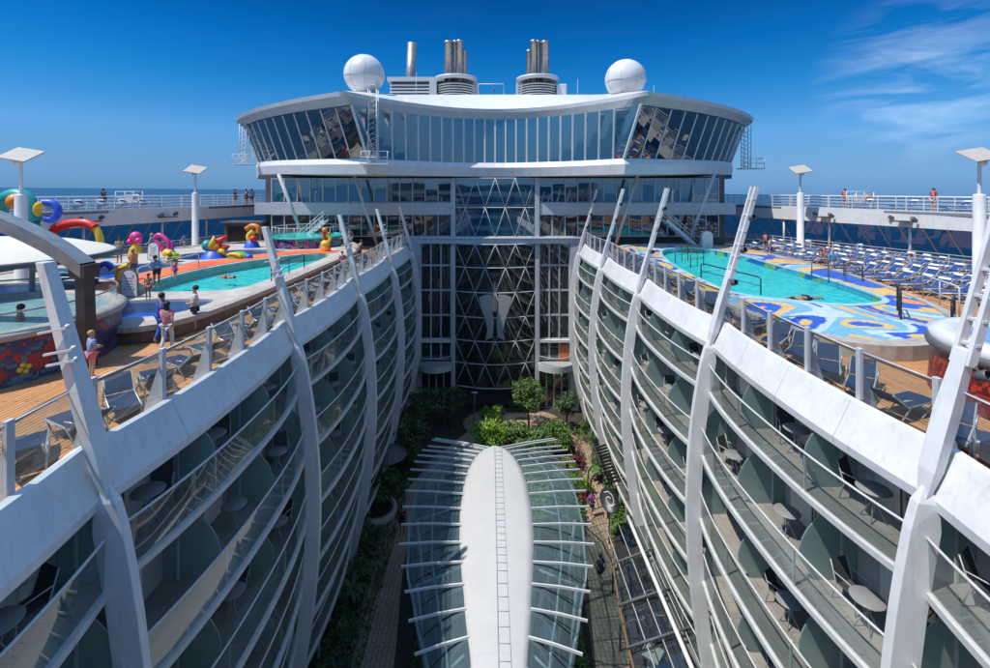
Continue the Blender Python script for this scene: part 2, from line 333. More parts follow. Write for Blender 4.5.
ORD = ['first', 'second', 'third', 'fourth', 'fifth', 'sixth', 'seventh', 'eighth', 'ninth', 'tenth', 'eleventh', 'twelfth', 'thirteenth', 'fourteenth', 'fifteenth', 'sixteenth', 'seventeenth', 'eighteenth', 'nineteenth', 'twentieth', 'twenty-first', 'twenty-second', 'twenty-third', 'twenty-fourth']

# ------------------------------------------------------------------ setting: sea, decks, park floor
DK = -5.45                      # pool deck level (eye level is 0)
UP = -1.55                      # upper track deck
GR = -21.5                      # park floor
sea = bpy.data.materials.new('sea_water'); sea.use_nodes = True
n_, l_ = sea.node_tree.nodes, sea.node_tree.links; b_ = n_['Principled BSDF']; b_.inputs['Base Color'].default_value = (0.006, 0.035, 0.075, 1); b_.inputs['Roughness'].default_value = 0.25
g_ = n_.new('ShaderNodeNewGeometry'); t_ = n_.new('ShaderNodeTexNoise'); t_.inputs['Scale'].default_value = 0.08; t_.inputs['Detail'].default_value = 6
q_ = n_.new('ShaderNodeBump'); q_.inputs['Strength'].default_value = 0.9; q_.inputs['Distance'].default_value = 4
l_.new(g_.outputs['Position'], t_.inputs['Vector']); l_.new(t_.outputs['Fac'], q_.inputs['Height']); l_.new(q_.outputs[0], b_.inputs['Normal'])
mb = MB(); mb.lathe([(0.01, 0), (60, 0), (300, 0), (2000, 0), (25000, 0)], n=64, smooth=False)
o = mb.build('sea', sea, fix=False); o.location = (0, 0, -42); o.rotation_euler = (0, R(0.55), 0); tag(o, kind='structure')   # the ship heels a little

RIBY = [0.2, 8.9, 17.6, 26.3, 35.0, 43.7]; BAY = 8.7
def rib_x(z): return 7.04+(0.019 if z > -11.8 else 0.016)*(z+11.8)**2
def bow(t): return 1-abs(2*t-1)**2.4
def edge_curve(x0, b, n=20):            # inner edge of a bay: bows into the park between two ribs
    return [(x0-b*bow(i/n), BAY*i/n) for i in range(n+1)]
for s, side in ((-1, 'left'), (1, 'right')):
    inner = []
    for y0 in RIBY[:-1]: inner += [(s*x, y0+y) for x, y in edge_curve(8.52, 0.30, 10)[:-1]]
    inner = [(s*8.52, -6)]+inner+[(s*8.52, 43.7), (s*8.52, 47)]
    hull = [(s*27.5, 58), (s*29.6, 47), (s*33.4, 34), (s*35, 24), (s*36, 10), (s*36, -6)]
    kid = [(-11.5, 20), (-11.4, 40)] 
    holes = []
    mb = MB(); mb.poly(inner+[(s*8.95, 58)]+hull, DK-0.3, DK)
    tag(mb.build('wooden_deck', 'teak'), kind='structure')
    mb = MB()
    tr_in = [(s*34.5, 10), (s*34.3, 20), (s*33.2, 28), (s*31.6, 34), (s*29.8, 40), (s*28.2, 46), (s*26.6, 52), (s*25, 58)]
    tr_out = [(x+s*4.0, y) for x, y in tr_in]
    mb.poly(tr_in+tr_out[::-1], UP-0.2, UP); tag(mb.build('upper_track_deck', 'track'), kind='structure')
mb = MB(); mb.poly([(-20, -8), (20, -8), (20, 62), (-20, 62)], GR-0.4, GR); tag(mb.build('park_ground', 'soil'), kind='structure')
mb = MB()
def ribbon(c, w, z):
    c = smoothpath([(x, y, z) for x, y in c], 6); A = []; B = []
    for i, p in enumerate(c):
        t = (c[min(i+1, len(c)-1)]-c[max(i-1, 0)]).normalized(); nn = Vector((-t.y, t.x, 0)); A.append(p+nn*w/2); B.append(p-nn*w/2)
    return A, B
A, B = ribbon([(-5.2, 6), (-5.5, 14), (-5.8, 21), (-6.4, 27), (-6.0, 32), (-4.0, 37), (-1.8, 41), (0, 43)], 1.9, GR+0.02); mb.strip(A, B)
A, B = ribbon([(4.6, 6), (4.8, 14), (4.95, 19), (5.25, 22), (5.95, 27), (6.7, 32), (7.2, 37), (7.2, 42)], 1.7, GR+0.02); mb.strip(A, B)
tag(mb.build('path', 'path'), kind='structure')
mb = MB(); mb.poly(circ(1.6, 43.2, 4.6, 40, 3.0), GR+0.01, GR+0.05); tag(mb.build('plaza_pavement', 'path'), kind='structure')

# ------------------------------------------------------------------ cabin blocks with balconies, ribs and fins
FL = [-7.5, -9.85, -12.2, -14.55, -16.9, -19.25]
WALLX = 8.8
def mirror(pts, s): return [(s*p[0],)+tuple(p[1:]) for p in pts]
def cabin_block(s):
    side = 'left' if s < 0 else 'right'
    root = empty('cabin_block', (s*9, 0, GR), 0, ('shaded block of curved cabin balconies along the left side of the park' if s < 0 else 'sunlit block of curved cabin balconies along the right side of the park'), 'building')
    off = Vector((-s*9, 0, -GR))
    def fin_(o):
        o.location = Vector(o.location)+off; return o
    # shop level below and back wall
    mb = MB(); mb.box((s*(WALLX+0.15), 20, (DK-0.3+GR)/2), (0.3, 52, (DK-0.3)-GR)); fin_(mb.build('cabin_wall', 'wall', root))
    mb = MB(); mb.box((s*(WALLX-0.35), 20, (GR+FL[5]-0.3)/2), (0.08, 50, FL[5]-0.3-GR)); fin_(mb.build('shop_window', 'win', root))
    mb = MB()
    for i in range(8, 33): mb = MB(); mb.box((s*(WALLX-0.42), -4+1.5*i, (GR+FL[5]-0.3)/2), (0.09, 0.08, FL[5]-0.3-GR)); fin_(mb.build('shop_mullion', 'lgrey', root))
    # band: sloping white fascia, one piece per bay
    for bi, y0 in enumerate(RIBY[:-1]):
        top = [(8.30-0.30*bow(i/20), y0+BAY*i/20, -4.95) for i in range(21)]
        lip = [(7.88-0.30*bow(i/20), y0+BAY*i/20, -5.82) for i in range(21)]
        bot = [(7.90-0.30*bow(i/20), y0+BAY*i/20, -6.02) for i in range(21)]
        back = [(8.9, y0+BAY*i/20, -6.06) for i in range(21)]
        inn = [(p[0]+0.16, p[1], -4.94) for p in top]; inb = [(p[0]+0.16, p[1], DK-0.02) for p in top]
        mb = MB()
        for a, b in ((top, lip), (lip, bot), (bot, back), (top, inn), (inn, inb)): mb.strip(mirror(a, s), mirror(b, s), False)
        band = mb.build('edge_band', 'white', root, fix=False); fin_(band)
        for q in (5, 10, 15):
            mb = MB(); n_out = Vector((-0.85, 0, 0.46)).normalized()*0.003
            a, b, c = [Vector((v[q][0]+n_out.x, v[q][1], v[q][2]+n_out.z)) for v in (top, lip, bot)]
            mb.strip([(s*p.x, p.y-0.008, p.z) for p in (a, b, c)], [(s*p.x, p.y+0.008, p.z) for p in (a, b, c)]); mb.build('plate_seam', 'grey', band, fix=False)
    # balconies: prototypes by deck, copied to the bays
    for k, z in enumerate(FL):
        x0 = rib_x(z)+0.30; bw = 0.45
        ec = edge_curve(x0, bw, 22)
        outer = [(s*x, y) for x, y in ec]
        mb = MB(); mb.poly(outer+[(s*WALLX, BAY), (s*WALLX, 0)], z-0.15, z-0.01)
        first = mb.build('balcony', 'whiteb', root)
        mb = MB(); mb.poly([(s*(x+0.12), y) for x, y in ec]+[(s*WALLX, BAY), (s*WALLX, 0)], z-0.008, z+0.004); mb.build('balcony_floor', 'balfloor', first)
        mb = MB(); mb.tube([(s*(x+0.05), y, z+0.98) for x, y in ec], 0.030, 6)
        for t in (1, 2):
            x, y = ec[round(22*t/3)]; mb.box((s*(x+0.09), y, z+0.48), (0.05, 0.05, 0.98))
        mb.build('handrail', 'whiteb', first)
        mb = MB(); mb.strip([(s*(x+0.06), y, z+0.06) for x, y in ec], [(s*(x+0.06), y, z+0.93) for x, y in ec], True); mb.build('glass_balustrade', 'bglass', first, fix=False)
        dx = None
        for c in range(3):
            yc = BAY*c/3
            if c > 0 or True:
                lip_x = ec[round(22*c/3)][0]+0.12
                depth = min(1.5, WALLX-lip_x)
                prof = [(WALLX, z), (WALLX-depth*0.72, z)]
                for a in range(9):
                    th = a/8*math.pi/2+0.0; prof.append((WALLX-depth*(0.72+0.28*math.sin(math.pi*min(1, a/4*0.5+0.25)) if False else 1.0)*math.cos(th*0.98) if a else WALLX-depth*0.98, z+0.55+1.35*math.sin(th)))
                prof.append((WALLX, z+1.95))
                mb = MB(); kk = len(prof)
                mb.add([(s*x, yc+0.02, zz) for x, zz in prof]+[(s*x, yc+0.05, zz) for x, zz in prof], [tuple(range(kk)), tuple(range(kk, 2*kk))[::-1]]+[(i, (i+1) % kk, kk+(i+1) % kk, kk+i) for i in range(kk)])
                mb.build('divider', 'frost', first)
                mb = MB(); mb.box((s*(WALLX-0.02), yc+0.95, z+1.0), (0.05, 1.1, 1.96))
                d = mb.build('balcony_door', 'win', first)
                cu = MB(); cy = yc+1.62; cl_ = 0.55 if (c+k) % 2 else 0.95
                cu.strip([(s*(WALLX-0.06-0.03*(i % 2)), cy+cl_*i/10, z+0.03) for i in range(11)], [(s*(WALLX-0.06-0.03*(i % 2)), cy+cl_*i/10, z+2.0) for i in range(11)]); cu.build('curtain', 'beige', first, fix=False)
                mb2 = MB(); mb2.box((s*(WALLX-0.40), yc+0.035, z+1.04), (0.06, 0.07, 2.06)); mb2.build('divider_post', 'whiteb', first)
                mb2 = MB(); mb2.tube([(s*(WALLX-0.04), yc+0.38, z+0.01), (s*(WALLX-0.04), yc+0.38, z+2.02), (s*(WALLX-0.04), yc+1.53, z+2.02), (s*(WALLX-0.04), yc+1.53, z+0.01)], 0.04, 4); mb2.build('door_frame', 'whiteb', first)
        fin_(first); base = first.location.copy()
        for bi, y0 in enumerate(RIBY[:-1]):
            o = first if bi == 0 else copy_tree(first, root)
            o.location = base+Vector((0, y0, 0))
    # ribs and fins
    for ri, y in enumerate(RIBY):
        if ri == 0: continue
        zs = [-5.62, -5.9, -6.4, -7.2]+[-8+(-0.9)*i for i in range(15)]+[GR]
        rings = []
        for z in zs:
            x = rib_x(z) if z < -6 else rib_x(-6)+(-z-6)*(-0.55)
            w = 0.05 if z > -5.7 else (0.16 if z > -6 else (0.17 if z > -7 else 0.18))
            dp = 0.12 if z > -5.7 else (0.36 if z > -6 else 0.52)
            rings.append([(s*(x-0.16), y-w*0.55, z), (s*(x-0.16), y+w*0.55, z), (s*(x-0.16+dp), y+w, z), (s*(x-0.16+dp), y-w, z)])
        vs_ = [p for r in rings for p in r]; fs = []
        for i in range(len(zs)-1):
            for j in range(4): fs.append((i*4+j, i*4+(j+1) % 4, (i+1)*4+(j+1) % 4, (i+1)*4+j))
        fs += [(0, 1, 2, 3), tuple(len(vs_)-4+j for j in range(4))]
        mb = MB(); mb.add(vs_, fs); fin_(mb.build('rib', 'white', root, bevel=0.015))
        def fx(z): return 7.80+(z+5.75)*(0.285 if s > 0 else 0.27)
        mb = MB()
        ztop = -3.0 if s > 0 else -1.35
        ws = 0.25; tp = []
        for z, w, th in ((-5.95, 0.08, 0.08), (-5.3, 0.17, 0.25), (-4.2, 0.18, 0.28), (ztop, 0.13, 0.20)):
            tp.append([(s*(fx(z)-th/2), y-w, z), (s*(fx(z)-th/2), y+w, z), (s*(fx(z)+th/2), y+w*0.7, z), (s*(fx(z)+th/2), y-w*0.7, z)])
        vs_ = [p for r in tp for p in r]; fs = []
        for i in range(3):
            for j in range(4): fs.append((i*4+j, i*4+(j+1) % 4, (i+1)*4+(j+1) % 4, (i+1)*4+j))
        fs += [(0, 1, 2, 3), (12, 13, 14, 15)]
        mb.add(vs_, fs); f = mb.build('fin', 'white', root, bevel=0.012); fin_(f)
        mb = MB()
        if s > 0:
            for q in (-0.14, 0.14): mb.bar((s*fx(-3.3), y+q, -3.3), (s*fx(0.15), y+q, 0.15), 0.16, 0.09, up=(0, 1, 0))
            for z in (-2.9, -2.45, -2.0, -1.5, -0.9, -0.3): mb.bar((s*fx(z), y-0.2, z), (s*fx(z), y+0.2, z), 0.10, 0.05)
        else:
            for z in (-2.6, -3.0, -3.2): mb.bar((s*fx(z)+0.32, y-0.22, z+0.06), (s*fx(z)-0.25, y-0.22, z-0.05), 0.05, 0.04); mb.ball((s*fx(z)+0.30, y-0.22, z+0.08), 0.05, 8, 6)
        mb.build('fin_rungs' if s > 0 else 'bracket', 'white', f)
        if s > 0:
            for z, q in ((-1.0, 0.3), (-2.2, 0.34), (-3.4, 0.34)):
                mb = MB(); mb.lathe([(0.02, -0.12), (0.08, -0.1), (0.11, 0.1), (0.09, 0.12)], (0, 0, 0), 10); mb.bar((0, 0, 0), (0, 0.2, -0.08), 0.03, 0.03)
                sp = mb.build('spotlight', 'dgrey', f, loc=(s*fx(z)+0.05, y-q, z)); sp.rotation_euler = (R(60), R(20), 0)
    return root
cabin_block(-1); cabin_block(1)

# balcony tables and chairs --------------------------------------------------
def make_table():
    r = empty('balcony_table'); mb = MB(); mb.lathe([(0.001, 0.70), (0.33, 0.70), (0.345, 0.715), (0.33, 0.73), (0.001, 0.73)], n=20); mb.build('table_top', 'table', r)
    mb = MB()
    for a in range(4):
        c, s_ = math.cos(a*math.pi/2+0.4), math.sin(a*math.pi/2+0.4); mb.tube([(0.12*c, 0.12*s_, 0.70), (0.05*c, 0.05*s_, 0.38), (0.24*c, 0.24*s_, 0.01)], 0.014, 5)
    mb.build('table_leg', 'grey', r); return r
def make_chair():
    r = empty('balcony_chair')
    mb = MB(); mb.strip([(-0.23, -0.22, 0.43), (-0.23, 0, 0.41), (-0.23, 0.2, 0.42)], [(0.23, -0.22, 0.43), (0.23, 0, 0.41), (0.23, 0.2, 0.42)], True); mb.build('seat', 'mesh', r, fix=False)
    mb = MB(); mb.strip([(-0.23, 0.2, 0.42), (-0.23, 0.27, 0.65), (-0.22, 0.34, 0.9)], [(0.23, 0.2, 0.42), (0.23, 0.27, 0.65), (0.22, 0.34, 0.9)], True); mb.build('backrest', 'mesh', r, fix=False)
    for sx in (-1, 1):
        mb = MB(); mb.tube([(sx*0.25, -0.26, 0.01), (sx*0.25, -0.24, 0.43), (sx*0.25, -0.22, 0.64), (sx*0.26, 0.1, 0.66), (sx*0.25, 0.28, 0.66)], 0.014, 5)
        mb.tube([(sx*0.25, 0.34, 0.9), (sx*0.25, 0.2, 0.42), (sx*0.25, 0.3, 0.01)], 0.014, 5); mb.build('side_frame', 'grey', r)
    return r
tab0, ch0 = make_table(), make_chair(); used = [0, 0]
def furnish(o, i, loc, rz, label, cat, group):
    if used[i] == 0: used[i] = 1; c = o
    else: c = copy_tree(o)
    c.location = loc; c.rotation_euler = (0, 0, rz); tag(c, label, cat, group)
for s, side in ((-1, 'left'), (1, 'right')):
    for bi in range(5):
        for k in range(6 if bi < 4 else 3):
            for c in range(3):
                if bi == 0 and c < 2: continue
                if random.random() < 0.12: continue
                y = RIBY[bi]+BAY*c/3+1.45+random.uniform(-0.25, 0.5); z = FL[k]+0.005; xe = rib_x(FL[k])
                pos = ('nearest bay', 'second bay', 'third bay', 'fourth bay', 'farthest bay')[bi]
                cp = ('near cabin', 'middle cabin', 'far cabin')[c]
                furnish(tab0, 0, (s*(xe+0.85), y, z), random.uniform(0, 3), f'grey table on {side} balconies, {ORD[k]} row down, {pos}, {cp}', 'table', 'round tables on the balconies')
                if bi < 4 and (k+c+bi) % 4 != 3:
                    furnish(ch0, 1, (s*(xe+1.0), y+0.62, z), R(random.choice((-20, 15, 30))), f'mesh chair on {side} balconies, {ORD[k]} row down, {pos}, {cp}', 'chair', 'mesh chairs on the balconies')

ab = empty('aft_block', (0, -13, GR), 0, 'white ship block with window bands closing the near end of the park, behind the viewer', 'building')
mb = MB(); mb.box((0, -1.5, 11.2), (46, 3, 23.4)); mb.build('block_wall', 'lgrey', ab)
for i in range(9): mb = MB(); mb.box((0, 0.02, 2.0+2.5*i), (44, 0.06, 1.6)); mb.build('window_band', 'win', ab)
# ------------------------------------------------------------------ deck railing along the park opening
def deck_rail(s):
    root = empty('deck_railing', (s*9, 9, DK), 0, ('posted glass railing edging the pool deck above the left balconies' if s < 0 else 'posted glass railing edging the pool deck above the right balconies'), 'railing')
    off = Vector((-s*9, -9, -DK)); ys = []
    for y0 in RIBY[:-1]:
        for j in range(5): ys.append((y0+BAY*j/5+0.45, (BAY*j/5+0.45)/BAY))
    p0 = None
    for y, t in ys:
        if y < 4: continue
        x = 8.50-0.30*bow(t)
        if p0 is None:
            mb = MB(); mb.box((0, 0, 0.60), (0.10, 0.13, 1.22)); p0 = mb.build('post', 'lgrey', root, bevel=0.01)
            mb = MB(); mb.add([(s*0.05, 0.03, 0.95), (s*0.05, 0.03, -0.3), (s*0.50, 0.06, -0.3), (s*0.50, 0.09, -0.3), (s*0.05, 0.09, -0.3), (s*0.05, 0.09, 0.95)], [(0, 1, 2), (3, 4, 5), (0, 2, 3, 5), (0, 1, 4, 5), (1, 2, 3, 4)]); mb.bar((s*0.03, 0.06, 0.98), (s*0.36, 0.06, 0.82), 0.05, 0.06); mb.build('brace', 'lgrey', p0)
            o = p0
        else: o = copy_tree(p0, root)
        o.location = Vector((s*(x+0.02), y, -4.94))+off
    def pt(y):
        t = ((y-RIBY[0]) % BAY)/BAY; return 8.50-0.30*bow(t)
    for i in range(len(ys)-1):
        a, b = ys[i][0]+0.09, ys[i+1][0]-0.09
        if a < 4: continue
        mb = MB(); mb.strip([(s*(pt(a)+0.02), a, -4.86), (s*(pt(b)+0.02), b, -4.86)], [(s*(pt(a)+0.02), a, -3.82), (s*(pt(b)+0.02), b, -3.82)])
        gp = mb.build('glass_panel', 'bglass', root, loc=off, fix=False)
        mb = MB(); mb.tube([(s*(pt(a)+0.02), a, -3.80), (s*(pt(b)+0.02), b, -3.80)], 0.022, 5); mb.build('panel_edge', 'lgrey', gp)
    mb = MB(); yy = [4+0.5*i for i in range(79)]; mb.tube([(s*(pt(y)+0.20), y, -3.90) for y in yy], 0.04, 7); mb.build('handrail', 'hrail', root, loc=off)
deck_rail(-1); deck_rail(1)

# ------------------------------------------------------------------ forward facade (atrium wall)
FY = 46.0
fac = empty('atrium_facade', (0, FY, GR), 0, 'tall glazed facade with white diamond lattice closing the far end of the park', 'building'); fo = Vector((0, -FY, -GR))
def F(mb, name, mat, parent=fac, **k):
    o = mb.build(name, mat, parent, **k)
    if parent is fac: o.location = fo
    return o
mb = MB(); mb.box((0, FY+4, (GR+1.4)/2), (17.6, 6, 1.4-GR)); mb.box((0, FY+4, (DK+1.4)/2+0.02), (46, 6.4, 1.35-DK)); F(mb, 'core_wall', 'dgrey')
for z0, z1 in ((-2.30, -1.18),):
    for s in (-1, 1): mb = MB(); mb.box((s*13.9, FY+0.25, (z0+z1)/2), (19.4, 0.9, z1-z0)); F(mb, 'spandrel', 'lgrey')
def panes(xa, xb, n, z0, z1, y, mat, fw=0.09, fmat='lgrey', transom=None):
    w = (xb-xa)/n; fr = MB()
    for i in range(n):
        mb = MB(); mb.box((xa+w*(i+.5), y+0.04+random.uniform(-.004, .004), (z0+z1)/2), (w-fw, 0.02, z1-z0-0.05), Matrix.Rotation(R(random.uniform(-.35, .35)), 3, 'Z') @ Matrix.Rotation(R(random.uniform(-.5, .5)), 3, 'X')); F(mb, 'window', mat)
    for i in range(n+1): fr.box((xa+w*i, y, (z0+z1)/2), (fw, 0.14, z1-z0-0.01))
    for z in (z0+0.04, z1-0.04)+tuple(transom or ()): fr.box(((xa+xb)/2, y+0.015, z), (xb-xa+fw-0.01, 0.10, 0.08))
    F(fr, 'window_frame', fmat)
for s in (-1, 1):
    panes(min(s*4.35, s*22), max(s*4.35, s*22), 14, -1.17, 1.25, FY, 'winb')
    panes(min(s*4.35, s*22), max(s*4.35, s*22), 14, -4.50, -2.31, FY, 'win')
    xa, xb = (4.35, 7.3) if s > 0 else (-7.3, -4.35)
    for z0, z1 in ((-7.3, -5.12), (-9.75, -7.32), (-12.2, -9.77), (-14.55, -12.22)): panes(xa, xb, 3, z0, z1, FY, 'win', fw=0.13)
    panes(xa, xb, 3, -16.6, -14.85, FY, 'win', fw=0.16)
    mb = MB(); mb.box((s*5.85, FY-0.1, -14.7), (3.0, 0.5, 0.26)); F(mb, 'ledge', 'white')
    panes(xa, xb+0.01, 4, GR, -17.6, FY+0.3, 'win', fw=0.14)
    # thick columns beside the lattice, pier at the block corner
    mb = MB(); mb.box((s*4.1, FY-0.12, (GR+1.3)/2), (0.40, 0.42, 1.28-GR)); F(mb, 'column', 'lgrey')
    mb = MB(); mb.box((s*7.75, FY-0.05, (GR-5.1)/2), (0.85, 0.7, -5.12-GR)); F(mb, 'pier', 'lgrey')
    # lower terrace slab curving out, with its railing
    pts = [(s*(4.2+3.6*i/10), FY-0.2-1.5*math.sin(math.pi*(0.15+0.75*i/10))) for i in range(11)]
    mb = MB(); mb.poly(pts+[(s*7.8, FY-0.1), (s*4.2, FY-0.1)], -17.35, -16.75); F(mb, 'terrace', 'lgrey')
    mb = MB(); mb.strip([(x, y+0.05, -16.74) for x, y in pts], [(x, y+0.05, -15.95) for x, y in pts]); F(mb, 'terrace_glass', 'bglass', fix=False)
    mb = MB(); mb.tube([(x, y+0.05, -15.93) for x, y in pts], 0.03, 5); F(mb, 'terrace_rail', 'lgrey')
mb = MB(); mb.box((6.75, FY-0.09, -15.85), (0.85, 0.05, 1.55)); F(mb, 'terrace_door', 'orange')
# curved slab at pool deck level
sl = [(x, FY-0.35-0.35*math.cos(x/9.2*math.pi/2)) for x in [-8.9+17.8*i/24 for i in range(25)]]
mb = MB(); mb.poly(sl+[(8.9, FY+0.3), (-8.9, FY+0.3)], -5.12, -4.50); F(mb, 'deck_slab', 'lgrey')
mb = MB(); mb.poly([(x, y-0.12) for x, y in sl]+[(8.9, FY-0.2), (-8.9, FY-0.2)], -4.62, -4.54); F(mb, 'slab_nosing', 'white')
# lattice: gently bowed glass screen with diamond bracing
def bowy(x, b): return FY-0.25-b*(1-(x/3.9)**2)
def lattice(rows, b, nx=4):
    xs = [-3.9+7.8*i/16 for i in range(17)]
    z0, z1 = rows[0], rows[-1]
    for r in range(len(rows)-1):
        mb = MB(); mb.strip([(x, bowy(x, b)+0.06, rows[r]) for x in xs], [(x, bowy(x, b)+0.06, rows[r+1]) for x in xs], True); F(mb, 'lattice_glass', 'win' if b > 0.3 else 'winb', fix=False)
        mb = MB(); mb.tube([(x, bowy(x, b), rows[r]) for x in xs], 0.05, 6); F(mb, 'lattice_rail', 'lgrey')
    mb = MB(); mb.tube([(x, bowy(x, b), rows[-1]) for x in xs], 0.06, 6); F(mb, 'lattice_rail', 'lgrey')
    w = 7.8/nx; D = MB()
    for r in range(len(rows)-1):
        for i in range(2*nx):
            xa, xb = -3.9+w*i/2, -3.9+w*(i+1)/2
            za, zb = (rows[r], rows[r+1]) if (i+r) % 2 == 0 else (rows[r+1], rows[r])
            D.tube([(xa, bowy(xa, b)-0.04, za), ((xa+xb)/2, bowy((xa+xb)/2, b)-0.04, (za+zb)/2), (xb, bowy(xb, b)-0.04, zb)], 0.030, 6)
    F(D, 'diamond_lattice', 'lgrey')
lattice([-19.0, -16.7, -14.5, -12.2, -9.8, -7.4, -5.15], 0.9)
lattice([-4.48, -1.62, 1.25], 0.12)
# pale sculptural shape seen in the lattice
for s in (-1, 1):
    pl = [(s*0.30, FY-1.22, -9.9), (s*1.0, FY-1.2, -9.95), (s*1.55, FY-1.1, -10.2), (s*1.35, FY-1.15, -11.2), (s*0.95, FY-1.2, -12.3), (s*0.75, FY-1.22, -13.4), (s*0.95, FY-1.2, -14.3), (s*0.25, FY-1.22, -14.0), (s*0.12, FY-1.25, -12.6), (s*0.30, FY-1.22, -11.2)]
    mb = MB(); mb.add([(x, FY-1.28, z) for x, y, z in pl], [tuple(range(len(pl)))]); o = mb.build('glass_wing', 'pale', fix=False); tag(o, 'pale frosted glass wing shape hung on the diamond lattice, ' + ('left' if s < 0 else 'right') + ' one', 'sculpture', 'glass wings on the lattice')
    so_ = o.modifiers.new('s', 'SOLIDIFY'); so_.thickness = 0.05

# ------------------------------------------------------------------ winged glass lounge above
ROOFZ = 8.0
lg = empty('glass_lounge', (0, 46, 1.3), 0, 'white winged lounge with a band of leaning windows and a curved roof above the facade', 'building')
lo = Vector((0, -46, -1.3))
def G(mb, name, mat, **k):
    o = mb.build(name, mat, lg, **k); o.location = lo; return o
topC = [(x, 46-8.3*(x/12)**2) for x in [-12+24*i/24 for i in range(25)]]
botC = [(x, 46-6.2*(x/10.9)**2) for x in [-10.9+21.8*i/24 for i in range(25)]]
wt = smoothpath([(12, 37.7, 0), (17.2, 41, 0), (22.2, 45, 0), (26.3, 49.3, 0), (28.9, 53.5, 0), (28.8, 58, 0), (26, 62, 0)], 5)
wb = smoothpath([(10.9, 39.8, 0), (16.4, 42.6, .1), (21.4, 46.4, .25), (25.3, 50.6, .35), (27.5, 54.6, .4), (27.3, 58.5, .4), (25, 61.6, .4)], 5)
GB, GT = 2.78, 7.05
def topring(z, off=0.0):
    L = [(-p.x, p.y-off, z) for p in reversed(wt)]; Rr = [(p.x, p.y-off, z) for p in wt]; return L[:-1]+[(x, y-off, z) for x, y in topC]+Rr[1:]
def botring(z, off=0.0, zk=1.0):
    L = [(-p.x, p.y-off, z+p.z*zk) for p in reversed(wb)]; Rr = [(p.x, p.y-off, z+p.z*zk) for p in wb]; return L[:-1]+[(x, y-off, z) for x, y in botC]+Rr[1:]
def lerp(a, b, t): return tuple(a[i]+(b[i]-a[i])*t for i in range(3))
T0 = topring(ROOFZ); B0 = botring(GB)
GTr = [lerp(b, t, (GT-GB)/(ROOFZ-GB)) for b, t in zip(B0, T0)]
# glass panes
nW = len(wt)-1
def pane(i0, i1, mat):
    mb = MB(); a = [B0[i0], B0[i1]]; b = [GTr[i0], GTr[i1]]; mb.strip(a, b); G(mb, 'window', mat, fix=False)
idx = list(range(0, len(B0), 1))
cidx0 = nW; cidx1 = nW+24
# centre: 24 panes, wings: panes between successive points resampled evenly
def cpt(x, top):
    yb, yt = 46-6.2*(x/10.9)**2, 46-8.3*(x/12)**2
    f = (GT-GB)/(ROOFZ-GB); return (x, yb+(yt-yb)*f, GT) if top else (x, yb, GB)
cxs = [-10.2+20.4*i/20 for i in range(21)]
for xa_, xb_ in zip(cxs[:-1], cxs[1:]):
    mb = MB(); mb.strip([cpt(xa_, 0), cpt(xb_, 0)], [cpt(xa_, 1), cpt(xb_, 1)]); G(mb, 'window', 'winb', fix=False)
for s, i_ in ((-1, cidx0), (1, cidx1)):
    mb = MB(); mb.strip([cpt(s*10.2, 0), B0[i_]], [cpt(s*10.2, 1), GTr[i_]]); G(mb, 'window', 'winb', fix=False)
fr = MB()
for x_ in cxs: fr.bar(cpt(x_, 0), cpt(x_, 1), 0.16, 0.12, up=(0, 1, 0))
for i in (cidx0, cidx1): fr.bar(B0[i], GTr[i], 0.18, 0.40, up=(0, 1, 0))
G(fr, 'mullion', 'white')
def resample(pts, step):
    out = [Vector(pts[0])]; acc = 0; 
    for a, b in zip(pts[:-1], pts[1:]):
        a, b = Vector(a), Vector(b); L = (b-a).length
        while acc+L >= step:
            t = (step-acc)/L; a = a.lerp(b, t); out.append(a.copy()); L = (b-a).length; acc = 0
        acc += L
    return out
for s in (-1, 1):
    A = [(s*p.x, p.y, GB+p.z) for p in wb]; Bt = [(s*p.x, p.y, ROOFZ) for p in wt]
    Bt = [lerp(a, b, (GT-GB-0.1)/(ROOFZ-GB)) for a, b in zip(A, Bt)]
    n = 17
    La = resample(A, sum((Vector(a)-Vector(b)).length for a, b in zip(A[:-1], A[1:]))/n*0.9999); Lb = resample(Bt, sum((Vector(a)-Vector(b)).length for a, b in zip(Bt[:-1], Bt[1:]))/n*0.9999)
    k = min(len(La), len(Lb)); fr = MB()
    for i in range(k-1):
        mb = MB(); mb.strip([La[i], La[i+1]], [Lb[i], Lb[i+1]]); G(mb, 'window', 'wing', fix=False)
    for i in range(1, k): fr.bar(La[i], Lb[i], 0.10, 0.14, up=(0, 1, 0))
    G(fr, 'mullion', 'white')
# roof fascia: white edge lip, grey header below it
hd = [lerp(b, t, 1.0) for b, t in zip(GTr, T0)]
out1 = [(p[0]*1.012, p[1]-0.28, ROOFZ-0.32) for p in T0]; out2 = [(p[0]*1.016, p[1]-0.36, ROOFZ+0.02) for p in T0]
mb = MB(); mb.strip(GTr, out1, True); G(mb, 'roof_header', 'lgrey', fix=False)
mb = MB(); mb.strip(out1, out2, True); G(mb, 'roof_edge', 'white', fix=False)
